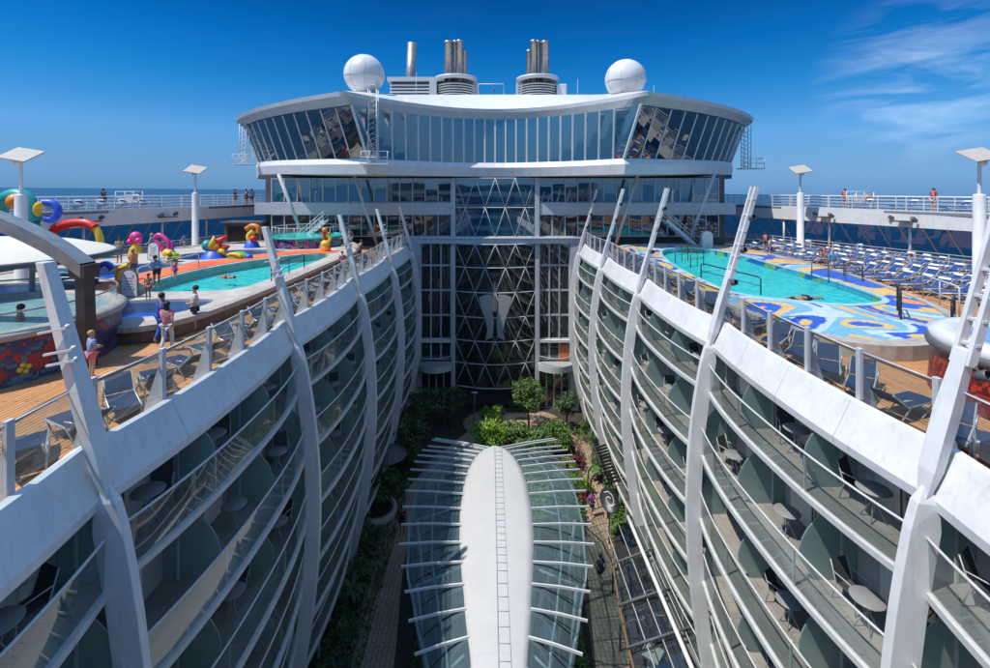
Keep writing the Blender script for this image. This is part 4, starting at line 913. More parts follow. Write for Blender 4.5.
# mosaic whirlpool, left foreground
wl_ = empty('whirlpool', (-17.0, 15.0, DK), 0, 'round whirlpool with dark floral mosaic wall under the cream canopy', 'whirlpool')
mb = MB(); mb.lathe([(3.72, 0), (3.66, 1.25)], n=64); mb.build('tub_wall', 'tubmos', wl_)
mb = MB(); mb.lathe([(3.66, 1.25), (3.80, 1.28), (3.85, 1.42), (3.7, 1.50), (3.45, 1.52), (3.35, 1.45), (3.3, 1.2)], n=64); mb.build('rim', 'stone', wl_)
mb = MB(); mb.lathe([(3.55, 1.5), (3.55, 2.0)], n=64); mb.build('glass_screen', 'glass', wl_, fix=False)
mb = MB(); mb.tube([(3.55*math.cos(a), 3.55*math.sin(a), 2.02) for a in [2*math.pi*i/64 for i in range(64)]], 0.03, 5, closed=True); mb.build('screen_rail', 'steel', wl_)
mb = MB(); mb.poly(circ(0, 0, 3.32, 48), 1.34, 1.35); mb.build('whirlpool_water', P('foamy_water', (0.30, 0.42, 0.42), 0.15, col2=(0.12, 0.32, 0.34), nscale=2.2, bump=0.6, bscale=6), wl_)
for a, z in ((-48, 0.78), (-68, 0.38), (-28, 0.42)):
    mb = MB(); A_ = R(a)
    for d in range(4):
        u, v = 0.10*math.cos(d*math.pi/2+.3), 0.10*math.sin(d*math.pi/2+.3)
        c_ = Vector((3.70*math.cos(A_), 3.70*math.sin(A_), z+v))+Vector((-math.sin(A_), math.cos(A_), 0))*u
        mb.ball(c_, (0.075, 0.075, 0.075), 8, 6)
    f = mb.build('flower_tile', 'yellow', wl_)
# cream canopy with metal arch
cn = empty('round_canopy', (-22.2, 20.0, DK), 0, 'round cream canvas canopy at the left edge of the picture', 'canopy')
mb = MB(); mb.lathe([(0.01, 3.45), (1.5, 3.38), (3.0, 3.16), (4.2, 2.82), (4.5, 2.66)], n=56); mb.build('canvas_roof', 'beige', cn)
mb = MB(); mb.lathe([(4.45, 2.72), (4.62, 2.70), (4.62, 2.50), (4.45, 2.48), (4.45, 2.72)], n=56); mb.build('roof_rim', 'dgrey', cn)
for a in (20, 110, 200, 290): mb = MB(); mb.tube([(3.6*math.cos(R(a)), 3.6*math.sin(R(a)), 0), (3.6*math.cos(R(a)), 3.6*math.sin(R(a)), 2.9)], 0.12, 8); mb.build('post', 'lgrey', cn)
ar = empty('metal_arch', (-12.9, 14.4, DK), 0, 'brushed metal arch beam ending in a dark pillar beside the left railing', 'arch')
pts = smoothpath([(0.0, 0, 3.25), (-0.9, -0.15, 3.98), (-2.2, -0.3, 4.68), (-4.0, -0.3, 5.2), (-6.5, -0.2, 5.5), (-9, 0, 5.5)], 6)
mb = MB()
L1 = [p+Vector((0, -0.28, 0)) for p in pts]; L2 = [p+Vector((0, 0.28, 0)) for p in pts]; L3 = [p+Vector((0.0, 0.28, -0.42)) for p in pts]; L4 = [p+Vector((0.0, -0.28, -0.42)) for p in pts]
for a, b in ((L1, L2), (L2, L3), (L3, L4), (L4, L1)): mb.strip(a, b, True)
mb.build('arch_beam', P('satin_metal', (0.42, 0.41, 0.38), 0.35, metal=0.7, noise=0.2, nscale=3), ar, fix=False)
mb = MB(); mb.box((-0.05, 0, 1.42), (0.30, 0.40, 2.84), Matrix.Rotation(R(-2), 3, 'Y')); mb.box((-0.1, 0, 3.0), (0.5, 0.56, 0.4)); mb.build('pillar', 'copper', ar, bevel=0.02)

# sculptures
def sculpt(name, x, y, z, lab, parts, cat='sculpture'):
    r = empty(name, (x, y, z), 0, lab, cat, 'bright water play sculptures')
    for nm, mat, mb in parts: mb.build(nm, mat, r)
    if name == 'play_sculpture': r.scale = (0.82, 0.82, 0.82)
def tb(pts, r, n=8): return MB().tube(smoothpath(pts, 5), r, n)
sculpt('play_sculpture', -24.9, 35, KZ, 'pink looping sculpture with a yellow base in the kids area', [
    ('loop', 'pink', tb([(0.5, 0, 0.3), (0.3, 0, 1.3), (-0.5, 0, 1.9), (-0.9, 0, 1.5), (-0.5, 0, 1.1), (-0.1, 0, 0.4)], 0.2)), ('base', 'yellow', MB().ball((0.4, 0, 0.25), (0.55, 0.5, 0.4))), ('horn', 'purple', tb([(0.5, 0, 0.4), (0.8, 0, 0.9), (0.7, 0, 1.3)], 0.14))])
sculpt('play_sculpture', -20.8, 34.4, KZ-0.1, 'large spiky red, yellow and blue sculpture standing in a blue pool', [
    ('blue_base', 'blue', MB().lathe([(1.15, 0), (0.95, 0.35), (0.6, 0.7), (0.2, 1.0)], n=20)), ('red_crest', 'red', MB().tube([(-0.2, 0, 0.8), (0.4, 0, 1.5), (1.1, 0, 2.0)], [0.45, 0.35, 0.08], 10).tube([(0.2, 0, 0.6), (0.8, 0.1, 0.9), (1.35, 0, 1.1)], [0.4, 0.35, 0.08], 10)),
    ('yellow_spike', 'yellow', MB().tube([(-0.1, -0.3, 0.9), (0.1, -0.4, 1.5), (0.2, -0.4, 2.05)], [0.35, 0.25, 0.05], 10).tube([(0.5, -0.2, 0.7), (0.9, -0.3, 0.6), (1.2, -0.3, 0.3)], [0.3, 0.25, 0.05], 10)), ('teal_ball', 'teal', MB().ball((-0.6, -0.1, 1.15), (0.45, 0.45, 0.5))), ('orange_lobe', 'orng', MB().ball((0.3, -0.3, 1.0), (0.35, 0.3, 0.4)))])
sculpt('play_sculpture', -18.6, 33.6, KZ-0.1, 'low green and yellow mound sculpture beside the spiky one', [('mound', 'green', MB().ball((0, 0, 0.2), (0.95, 0.6, 0.55))), ('stripe', 'yellow', MB().tube(smoothpath([(-0.8, -0.25, 0.45), (-0.2, -0.5, 0.6), (0.5, -0.5, 0.35)], 4), 0.13, 7)), ('blue_tip', 'blue', MB().ball((0.9, 0, 0.2), 0.35))])
sculpt('play_sculpture', -21.0, 40.2, KZ, 'tall orange, yellow and blue figure at the back of the kids pools', [('blue_foot', 'blue', MB().lathe([(0.8, 0), (0.6, 0.5), (0.3, 0.8)], n=16)), ('yellow_body', 'yellow', tb([(-0.1, 0, 0.6), (-0.3, 0, 1.2), (0.2, 0, 1.7)], 0.32)), ('orange_arm', 'orng', tb([(-0.6, 0, 1.9), (0, 0, 2.25), (0.6, 0, 2.1), (0.7, 0, 1.5)], 0.26)), ('red_belly', 'red', MB().ball((0.25, -0.2, 0.9), 0.38))])
sculpt('play_sculpture', -22.2, 32.0, KZ, 'small round green and yellow turtle shaped sculpture', [('shell', 'green', MB().ball((0, 0, 0.4), (0.5, 0.45, 0.42))), ('belt', 'yellow', MB().tube([(0.5*math.cos(a), 0.46*math.sin(a), 0.42) for a in [math.pi*2*i/16 for i in range(16)]], 0.08, 6, closed=True)), ('head', 'yellow', MB().ball((-0.1, -0.4, 0.75), 0.2)), ('leg', 'orng', MB().ball((0.3, -0.3, 0.1), 0.15).ball((-0.3, -0.3, 0.1), 0.15))])
sculpt('play_sculpture', -28.2, 36.5, KZ, 'pink ball on a yellow foot at the left of the kids area', [('ball', 'pink', MB().ball((0, 0, 1.45), (0.55, 0.5, 0.6)).ball((0.4, -0.2, 1.2), 0.3).ball((-0.4, -0.2, 1.1), 0.28)), ('foot', 'yellow', MB().lathe([(0.6, 0), (0.5, 0.4), (0.25, 1.0)], n=14))])
sculpt('play_sculpture', -13.7, 37.4, KZ, 'yellow and red tower figure in front of the round pool', [('base', 'orng', MB().lathe([(0.55, 0), (0.5, 0.4), (0.25, 0.7)], n=14)), ('body', 'yellow', MB().ball((0, 0, 0.75), (0.45, 0.4, 0.4)).tube(smoothpath([(0.3, 0, 0.9), (0.5, 0, 1.4), (0.1, 0, 1.7)], 4), 0.15, 8)), ('red_neck', 'red', tb([(0, 0, 0.9), (-0.1, 0, 1.5), (-0.1, 0, 1.9)], 0.17)), ('head', 'orng', MB().ball((-0.05, 0, 2.1), (0.28, 0.25, 0.25)).ball((0.35, 0, 1.75), 0.16)), ('green_leaf', 'teal', MB().ball((-0.35, 0, 0.4), (0.25, 0.2, 0.3)))])
sculpt('ring_sculpture', -28.0, 28.0, KZ, 'tall curling teal, orange and blue ring sculpture behind the cream canopy', [('pole', 'teal', MB().tube([(0.3, 0, 0), (0.2, 0, 3.2)], 0.25, 10)), ('teal_loop', 'teal', tb([(0.2, 0, 3.0), (-0.2, 0, 4.2), (-0.9, 0, 4.6), (-1.7, 0, 4.2), (-2.0, 0, 3.2)], 0.42, 12)), ('orange_ball', 'orng', MB().ball((-0.6, -0.35, 4.25), 0.45)), ('yellow_arc', 'yellow', tb([(0.3, 0, 3.2), (0.5, -0.1, 3.9), (0.9, -0.1, 4.15)], 0.22, 10)), ('blue_ring', 'blue', tb([(0.7, -0.1, 4.15), (1.3, 0, 4.1), (1.6, 0, 3.6), (1.3, 0, 3.15), (0.9, 0, 3.2)], 0.22, 10))])
sculpt('arched_tube', -29.3, 33.5, KZ, 'red arched water tube with a yellow end beyond the cream canopy', [('red_arc', 'red', tb([(-2.6, 0, 2.1), (-1.4, 0, 2.5), (-0.2, 0, 2.55), (0.5, 0, 2.2)], 0.3, 10)), ('yellow_end', 'yellow', tb([(0.5, 0, 2.2), (0.8, 0, 1.5), (0.85, 0, 0.0)], 0.24, 10)), ('post', 'orng', MB().tube([(-2.4, 0, 0), (-2.5, 0, 2.1)], 0.2, 8))])
sculpt('play_sculpture', -21.5, 24.8, KZ, 'jumble of blue, yellow and orange spray toys under the canopy edge', [('blue_arm', 'blue', tb([(0, 0, 0), (0.2, 0, 0.9), (0.8, 0, 1.2), (1.2, 0, 0.8)], 0.2)), ('yellow_arm', 'yellow', tb([(1.5, 0, 0), (1.6, 0, 0.8), (2.2, 0, 1.1)], 0.17)), ('orange_drum', 'orng', MB().lathe([(0.4, 0.4), (0.4, 1.0), (0.01, 1.02)], (-1.2, 0, 0), 14)), ('teal_pad', 'teal', MB().ball((-2.3, 0, 0.4), (0.9, 0.5, 0.3))), ('pink_fin', 'pink', MB().tube([(-0.9, -0.3, 0.8), (0.1, -0.4, 0.2)], [0.1, 0.3], 8))])
# deck clutter far left: stair and stage block
st = empty('stage_block', (-24.5, 45.8, DK), 0, 'dark brown bandstand block at the back of the left deck', 'kiosk')
mb = MB(); mb.box((0, 0.3, 1.15), (3.6, 1.6, 2.3)); mb.build('body', 'brown', st, bevel=0.05)
mb = MB(); mb.box((0, 0.2, 2.4), (4.0, 2.0, 0.16)); mb.build('roof', 'dgrey', st)
mb = MB(); mb.box((0, -0.52, 1.2), (2.9, 0.05, 1.7)); mb.build('opening', 'black', st)
for s, lab in ((-1, 'white steps with pipe rails left of the facade'), (1, 'white steps with pipe rails right of the facade')):
    r = empty('stairs', (s*19.0, 44.2, DK), 0, lab, 'stairs')
    mb = MB()
    for i in range(9): mb.box((s*-0.35*i, 0, 0.15+0.3*i), (0.4, 1.1, 0.05))
    mb.build('treads', 'lgrey', r)
    for y in (-0.6, 0.6):
        mb = MB(); mb.bar((s*0.1, y, 0.1), (s*-3.0, y, 2.7), 0.05, 0.22); mb.tube([(s*0.1, y, 1.0), (s*-3.0, y, 3.6)], 0.03, 5); mb.tube([(s*0.1, y, 0.6), (s*-3.0, y, 3.2)], 0.02, 5)
        for i in range(5): mb.tube([(s*0.1-s*0.75*i, y, 0.1+0.63*i), (s*0.1-s*0.75*i, y, 1.0+0.63*i)], 0.02, 5)
        mb.build('stair_rail', 'white', r)

# ------------------------------------------------------------------ park: canopy
def canw(y):             # half width of the white spine, by distance
    t = (y-11.5)/(29.6-11.5); t = max(0, min(1, t)); return 0.85+0.72*math.sin(math.pi*min(1, t*1.05)) if t < 0.62 else None
ys = [9.5+0.4*i for i in range(44)]+[27.4, 27.8, 28.1, 28.4, 28.6, 28.7, 28.8]
def interp(tab, y):
    for (a, va), (b, vb) in zip(tab[:-1], tab[1:]):
        if a <= y <= b: t = (y-a)/(b-a); t = t*t*(3-2*t)*0.35+t*0.65; return va+(vb-va)*t
    return tab[0][1] if y < tab[0][0] else tab[-1][1]
def halfw(y): return interp([(9, .5), (12, .62), (15.4, .92), (17.9, 1.28), (19.9, 1.54), (21.6, 1.72), (23.4, 1.80), (25.4, 1.72), (26.6, 1.56), (27.6, 1.28), (28.2, .98), (28.6, .62), (28.8, .15), (29.5, .02)], y)
def outw(y): return interp([(9, 1.2), (12, 1.55), (15, 2.2), (16.5, 2.55), (18.5, 3.3), (21, 4.1), (24, 4.5), (26, 4.55), (27.6, 4.35), (28.6, 3.7), (29.3, 2.8), (30, 1.2)], y)
CX = -0.2; SZ = -15.7; EZ = -16.9
cp = empty('crystal_canopy', (CX, 20, GR), 0, 'long leaf shaped canopy with white spine and glass sides over the park centre', 'canopy'); cof = Vector((-CX, -20, -GR))
mb = MB()
rowsx = [-1, -0.8, -0.55, -0.3, -0.1, 0.1, 0.3, 0.55, 0.8, 1]
G_ = [[(CX+halfw(y)*u, y, SZ-0.20*u*u*(halfw(y)/1.5)-0.0) for u in rowsx] for y in ys]
for i in range(len(ys)-1): mb.strip(G_[i], G_[i+1], True)
L = [(p[0][0]-0.0, p[0][1], p[0][2]) for p in G_]; L2 = [(p[0], p[1], p[2]-0.15) for p in L]; mb.strip(L, L2); Rr = [p[-1] for p in G_]; mb.strip(Rr, [(p[0], p[1], p[2]-0.15) for p in Rr])
mb.build('spine_panel', P('canopy_white_panel', (0.52, 0.51, 0.49), 0.3, noise=0.05, nscale=0.8, coat=0.3), cp, loc=cof)
mb = MB(); y = 10.0
mb.tube([(CX-0.02, yy, SZ+0.02) for yy in ys[:-1]], 0.018, 5); mb.tube([(CX+0.40, yy, SZ+0.0) for yy in ys[:-2]], 0.008, 5)
while y < 28.5:
    mb.box((CX+0.19, y, SZ+0.012), (0.42, 0.02, 0.02)); y += 0.42 if y > 19 else 0.62
mb.build('ridge_ladder', 'grey', cp, loc=cof)
for i in range(4, len(ys)-4, 4):
    mb = MB(); ra = [Vector(p)+Vector((0, -0.010, 0.004)) for p in G_[i]]; rb_ = [Vector(p)+Vector((0, 0.010, 0.004)) for p in G_[i]]; mb.strip(ra, rb_); mb.build('panel_joint', 'lgrey', cp, loc=cof, fix=False)
def side_pt(y, s, t):      # t 0 at spine edge, 1 at outer edge
    a, b = halfw(y), outw(y); u = a+(b-a)*t
    return (CX+s*u, y+0.13*(y-19)*t, SZ-0.20*(a/1.5)+(EZ-SZ+0.2)*t**1.5)
for s in (-1, 1):
    k0 = None
    fy = [28.75, 28.6, 28.3, 27.9, 27.4, 26.8, 26.1, 25.3]; y = 24.4
    while y > 9.5: fy.append(y); y -= 1.12
    for i, y in enumerate(fy):
        ha, hb = halfw(y)-0.02, outw(y)+0.35
        p_ = Vector((CX+s*ha, y, SZ-0.12)); q_2 = Vector((CX+s*hb, y+0.13*(y-19)+(0.4 if y > 28.4 else 0), SZ-0.42))
        mb = MB(); pts = [p_, p_.lerp(q_2, 0.5)+Vector((0, 0, 0.04)), q_2]
        for a, b in zip(pts[:-1], pts[1:]): mb.bar(a, b, 0.09, 0.05, up=(0, 1, 0))
        mb.build('fin', 'white', cp, loc=cof)
        y2 = fy[i+1] if i+1 < len(fy) else 9.0
        mb = MB(); mb.strip([side_pt(y-0.03, s, t/4) for t in range(5)], [side_pt(y2+0.03, s, t/4) for t in range(5)], True); mb.build('glass_panel', 'cglass', cp, loc=cof, fix=False)
    mb = MB(); yy = [9.5+0.5*i for i in range(39)]+[28.7]
    for t in (0.52, 0.97): mb.tube([(side_pt(v, s, t)[0], v, side_pt(v, s, t)[2]-0.12) for v in yy], 0.045 if t < .9 else 0.06, 6)
    mb.build('edge_beam', 'grey', cp, loc=cof)
    mb = MB(); mb.strip([(CX+s*(outw(v)*0.93), v, EZ) for v in yy], [(CX+s*(outw(v)*0.86), v, GR) for v in yy], True); mb.build('side_glass', 'cglass', cp, loc=cof, fix=False)
    for v in (12, 16, 20, 24): mb = MB(); mb.tube([(CX+s*outw(v)*0.9, v, EZ), (CX+s*1.2, v+0.4, SZ-0.6)], 0.05, 6); mb.tube([(CX+s*outw(v)*0.9, v, EZ), (CX+s*outw(v)*0.8, v, GR)], 0.08, 8); mb.build('strut', 'lgrey', cp, loc=cof)
mb = MB(); mb.poly([(CX-outw(v)*0.8, v) for v in yy]+[(CX+outw(v)*0.8, v) for v in reversed(yy)], GR+0.03, GR+0.06); tag(mb.build('bar_floor', P('dark_blue_floor', (0.05, 0.09, 0.12), 0.3, noise=0.3)), kind='structure')
tw = MB(); tw.lathe([(0.01, 0.74), (0.45, 0.74), (0.45, 0.78), (0.01, 0.78)], n=18); tw.lathe([(0.25, 0), (0.05, 0.05), (0.04, 0.74)], n=10)
for i, (x, y) in enumerate([(-2.1, 24.5), (1.4, 24), (-2.0, 20), (1.6, 19.5), (-1.7, 16), (1.4, 15.2), (2.2, 21.8)]):
    o = tw.build('bar_table', 'white', loc=(x, y, GR+0.06)) if i == 0 else tw0.copy()
    if i == 0: tw0 = o
    else: COL.objects.link(o); o.location = (x, y, GR+0.06)
    tag(o, f'round white bar table under the crystal canopy, {ORD[i]} from its far tip', 'table', 'tables under the crystal canopy')

# glass roofs over the shop terrace at the lower right
gr = empty('glass_roof', (7, 18, GR), 0, 'row of glazed roof bays on dark trusses beside the right path', 'glass roof'); gof = Vector((-7, -18, -GR))
def edge_l(y): return 5.3+0.012*max(0, y-17)**2
mb = MB(); yy = [9+0.8*i for i in range(23)]
mb.strip([(edge_l(v), v, -19.3) for v in yy], [(8.4, v, -18.6) for v in yy]); mb.build('roof_glass', glassy('roof_pane_glass', (0.62, 0.70, 0.68), refl=0.10, wav=0.5), gr, loc=gof, fix=False)
for v in [10.5, 13.2, 15.5, 17.4, 19.6, 21.6, 24.0]:
    mb = MB(); a, b = Vector((edge_l(v)-0.1, v, -19.15)), Vector((8.4, v+0.3, -18.45))
    mb.tube([a, b], 0.05, 6); mb.tube([a+Vector((0, 0, -0.4)), b+Vector((0, 0, -0.3))], 0.05, 6)
    for i in range(7):
        p = a.lerp(b, i/7); q = a.lerp(b, (i+.5)/7); w = a.lerp(b, (i+1)/7); mb.tube([p, q+Vector((0, 0, -0.35)), w], 0.03, 5)
        mb.ball(p, 0.07, 6, 5)
    mb.build('truss', 'dgrey', gr, loc=gof)
mb = MB(); mb.tube([(7.35, v, -18.55) for v in yy], 0.10, 8); mb.build('roof_pipe', 'white', gr, loc=gof)
mb = MB()
for x in (6.1, 6.8, 7.8): mb.tube([(x, v, -19.3+(x-5.35)/3.05*0.7+0.02) for v in yy], 0.025, 5)
mb.build('glazing_bars', 'grey', gr, loc=gof)
mb = MB(); mb.tube([(edge_l(v)-0.05, v, -19.25) for v in yy], 0.06, 6); mb.build('gutter', 'hrail', gr, loc=gof)
mb = MB()
for v in yy[::4]: mb.tube([(edge_l(v), v, GR), (edge_l(v), v, -19.3)], 0.05, 6)
mb.build('support', 'dgrey', gr, loc=gof)
for i, (x, y) in enumerate([(6.3, 12), (7.2, 14), (6.5, 16.5), (7.4, 18.5), (6.8, 21)]):
    mb = MB(); mb.box((0, 0, 0.75), (0.8, 0.8, 0.05)); mb.box((0, 0, 0.4), (0.1, 0.1, 0.75)); mb.box((0, 0, 0.02), (0.5, 0.5, 0.04)); o = mb.build('cafe_table', 'whiteb', loc=(x, y, GR)); o.rotation_euler = (0, 0, i); tag(o, f'square pale cafe table under the glazed roof, {ORD[i]} from the viewer', 'table', 'cafe tables under the glazed roof')
# dark slatted awning and black round cycle cart near the right path
aw = empty('slatted_awning', (7.9, 33.0, GR), 0, 'dark slatted awning over the right path below the ribs', 'awning')
mb = MB()
for i in range(14): mb.bar((-0.9+0.02*i, -2.4+0.38*i, 2.3), (0.9, -2.7+0.38*i, 3.0), 0.05, 0.14)
mb.build('slats', 'black', aw)
mb = MB(); mb.tube([(-0.7, -2.4, 2.35), (-0.6, 2.6, 2.35)], 0.05, 6); mb.tube([(-0.7, -2.4, 0), (-0.7, -2.4, 2.35)], 0.05, 6); mb.tube([(-0.6, 2.6, 0), (-0.6, 2.6, 2.35)], 0.05, 6); mb.build('awning_frame', 'dgrey', aw)
sg = empty('sign_disc', (6.75, 28.4, GR), 0, 'black oval sign disc with pale lettering swirls beside the right path', 'sign')
mb = MB(); mb.lathe([(0.01, 0.03), (0.72, 0.03), (0.75, 0), (0.72, -0.03), (0.01, -0.03)], n=28); d = mb.build('disc', 'black', sg, loc=(0, 0, 2.7)); d.rotation_euler = (R(20), R(-14), 0); d.scale = (0.72, 1.1, 1)
mb = MB(); mb.tube([((0.12+0.035*i)*math.cos(R(i*48)), (0.08+0.045*i)*math.sin(R(i*48)), 0.05) for i in range(11)], 0.022, 5); mb.tube([(-0.3, -0.35, 0.05), (0.1, -0.4, 0.05), (0.35, -0.3, 0.05)], 0.025, 5); mb.build('swirl', 'towel', d)
mb = MB(); mb.tube([(0, 0, 0), (0, 0, 2.7)], 0.05, 6); mb.build('pole', 'dgrey', sg)
tr = empty('arched_trellis', (6.9, 31.4, GR), 0, 'thin black arched trellis frame beside the right path', 'trellis')
mb = MB()
for dy in (0, 0.9): mb.tube(smoothpath([(-0.6, dy, 0), (-0.6, dy, 2.0), (0, dy, 2.6), (0.6, dy, 2.0), (0.6, dy, 0)], 5), 0.045, 6)
for z in (0.6, 1.2, 1.8): mb.tube([(0.6, 0, z), (0.6, 0.9, z)], 0.03, 5); mb.tube([(-0.6, 0, z), (-0.6, 0.9, z)], 0.03, 5)
mb.build('frame', 'black', tr)

# ------------------------------------------------------------------ plants
def leaves(mb, c, r, n, size, flat=0.75):
    for _ in range(n):
        while True:
            p = Vector((random.uniform(-1, 1), random.uniform(-1, 1), random.uniform(-1, 1)))
            if 0.25 < p.length < 1: break
        k = 0.62+0.38*random.random(); p = p.normalized()*k
        q = Vector(c)+Vector((p.x*r[0], p.y*r[1], p.z*r[2]))
        nrm = (p+Vector((random.uniform(-.7, .7), random.uniform(-.7, .7), random.uniform(0, .9)))).normalized()
        u = nrm.orthogonal().normalized(); u.rotate(Matrix.Rotation(random.uniform(0, 6.28), 3, nrm)); v = nrm.cross(u)
        s = size*random.uniform(.6, 1.3)
        mb.add([q-u*s, q-v*s*.5+nrm*s*.1, q+u*s, q+v*s*.5+nrm*s*.1], [(0, 1, 2, 3)])
def crown(mb, c, r, clumps, per, size):
    for _ in range(clumps):
        while True:
            p = Vector((random.uniform(-1, 1), random.uniform(-1, 1), random.uniform(-1, 1)))
            if p.length < 0.95: break
        q = Vector(c)+Vector((p.x*r[0], p.y*r[1], p.z*r[2]))
        k = random.uniform(.28, .46)
        leaves(mb, q, (r[0]*k, r[1]*k, r[2]*k*.8), per, size)
def tree(x, y, h, rad, mat, lab, clumps=22, per=70):
    r = empty('park_tree', (x, y, GR), random.uniform(0, 6), lab, 'tree', 'trees in the park')
    mb = MB(); mb.tube([(0, 0, 0), (0.05, 0.03, h*0.35), (0.12, 0, h*0.62), (0.1, 0.1, h*0.8)], [0.12, 0.09, 0.06, 0.03], 7)
    for a in range(5):
        t = a*1.3; mb.tube([(0.08, 0, h*(0.42+0.05*a)), (rad*0.35*math.cos(t), rad*0.35*math.sin(t), h*0.65), (rad*0.7*math.cos(t), rad*0.7*math.sin(t), h*0.78)], [0.045, 0.03, 0.012], 5)
    mb.build('trunk', 'bark', r)
    mb = MB(); crown(mb, (0, 0, h*0.74), (rad, rad, h*0.28), clumps, per, 0.11); mb.build('crown', mat, r, fix=False)
def shrub(x, y, r3, mat, lab, n=500, z=0, size=0.08, nm='shrub'):
    mb = MB(); crown(mb, (0, 0, r3[2]*0.75), r3, max(5, n//60), 60, size); mb.tube([(0, 0, 0), (0.03, 0.02, r3[2]*0.8)], [0.05, 0.02], 5)
    o = mb.build(nm, mat, fix=False, loc=(x, y, GR+z)); tag(o, lab, 'shrub', 'shrubs in the park beds'); return o
tree(3.0, 42.0, 4.4, 1.5, 'leaf', 'mid green park tree in front of the facade right of the lattice', 34)
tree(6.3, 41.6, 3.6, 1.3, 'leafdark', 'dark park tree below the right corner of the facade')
tree(4.6, 36.8, 3.2, 1.2, 'leaf', 'green park tree at the head of the red planted bed')
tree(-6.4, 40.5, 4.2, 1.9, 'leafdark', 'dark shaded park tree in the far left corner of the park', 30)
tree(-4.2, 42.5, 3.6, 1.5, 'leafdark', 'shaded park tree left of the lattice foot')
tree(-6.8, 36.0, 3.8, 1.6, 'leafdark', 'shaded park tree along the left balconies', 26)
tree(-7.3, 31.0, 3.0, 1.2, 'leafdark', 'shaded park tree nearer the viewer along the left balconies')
tree(1.5, 37.0, 3.1, 1.35, 'leaf', 'round green park tree just right of the canopy tip', 30, 80)
tree(3.2, 36.6, 2.8, 1.2, 'leaf', 'small green park tree second from the canopy tip', 24, 80)
shrub(-0.75, 36.2, (1.4, 1.2, 1.35), 'leaflime', 'large bright lime shrub at the far tip of the crystal canopy', 3200, 1.5, 0.10)
shrub(0.3, 34.6, (0.6, 0.5, 0.8), 'leaf', 'small green shrub tucked at the canopy tip', 500, 0.5)
shrub(0.0, 43.6, (0.9, 0.7, 0.7), 'leaflime', 'lime shrub on the plaza left of the seated people', 900, 0.3)
shrub(-0.9, 44.2, (0.8, 0.5, 0.6), 'leaflime', 'small lime shrub by the foot of the lattice', 500, 0.2)
shrub(1.8, 45.2, (1.6, 0.5, 0.6), 'leaf', 'long green hedge shrub behind the plaza', 900, 0.2)
k = 0
for x, y, r3, m_, lab in ((4.7, 38.2, (1.0, 1.2, 0.7), 'leafyel', 'yellow green shrub beside the red planting'), (5.2, 35.4, (0.9, 0.8, 0.6), 'leafyel', 'second yellow green shrub nearer the canopy'), (6.1, 38.6, (1.1, 1.3, 0.7), 'leafred', 'dark red shrub in the right bed'), (6.2, 36.2, (0.8, 1.0, 0.6), 'leafred', 'bright red shrub nearest the canopy fins'), (7.6, 40.0, (0.9, 1.4, 0.9), 'leaf', 'green shrub under the right ribs'), (7.9, 36.8, (0.6, 1.5, 0.8), 'leaf', 'green shrub beside the awning'), (5.5, 33.3, (0.9, 1.1, 0.7), 'leaf', 'green shrub at the near end of the right bed'), (4.6, 40.6, (1.2, 1.0, 0.8), 'leafdark', 'dark green shrub behind the yellow ones'), (5.8, 32.4, (0.5, 0.5, 0.45), 'leafred', 'small red shrub by the right path'), (6.4, 33.4, (0.5, 0.5, 0.5), 'leaflime', 'small lime shrub by the trellis'), (3.2, 34.0, (1.3, 1.0, 0.8), 'leaf', 'green shrub between the canopy fins and the yellow shrubs'), (4.4, 32.0, (0.9, 0.8, 0.7), 'leaf', 'green shrub tucked against the right canopy fins')):
    shrub(x, y, r3, m_, lab, 800, 0.15, 0.075)
for i, (x, y) in enumerate([(3.5, 14.5), (3.55, 12.8), (3.6, 17.0), (-8.0, 26.0), (-7.6, 22.5), (-7.5, 19.5), (-7.4, 16.5), (-7.2, 13.5), (-4.1, 14.0), (-4.3, 17.5), (-4.0, 12.0), (-8.2, 28.5)]):
    side = 'right' if x > 0 else 'left'
    shrub(x, y, (0.55 if abs(x) < 5 else 0.85, 1.2, 0.7), 'leaf' if i % 2 else 'leafdark', f'leafy {side} bed shrub on the {"canopy" if abs(x) < 5 else "balcony"} side of the path, {ORD[i]} planted', 700, 0.1, 0.08)
def cover(n, cond, mat, label, zmax=0.35):
    mb = MB()
    while n:
        x = random.uniform(-8.4, 8.4); y = random.uniform(9, 46)
        if not cond(x, y): continue
        n -= 1; q = Vector((x, y, GR+random.uniform(0.03, zmax))); a = random.uniform(0, 6.28); s_ = random.uniform(.05, .13)
        u = Vector((math.cos(a), math.sin(a), random.uniform(-.3, .6)))*s_; v = Vector((-math.sin(a), math.cos(a), random.uniform(-.3, .3)))*s_*.6
        mb.add([q-u, q-v, q+u, q+v], [(0, 1, 2, 3)])
    tag(mb.build('ground_cover', mat, fix=False), label, 'ground cover', kind='stuff')
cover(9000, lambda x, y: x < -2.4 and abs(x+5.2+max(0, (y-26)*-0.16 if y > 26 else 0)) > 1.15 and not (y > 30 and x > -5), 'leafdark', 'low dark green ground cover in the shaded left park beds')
cover(13000, lambda x, y: 2.0 < x < 8.3 and 29.0 < y < 42 and abs(x-interp([(27, 5.95), (32, 6.7), (37, 7.2), (42, 7.2)], y)) > 0.8 and math.hypot(x-1.6, (y-43.2)*1.5) > 4.6, 'leaf', 'mid green ground cover filling the right park bed', 0.5)
cover(3500, lambda x, y: 3.1 < x < 3.95 and y < 26, 'leaf', 'narrow strip of ground cover between the canopy and right path', 0.3)
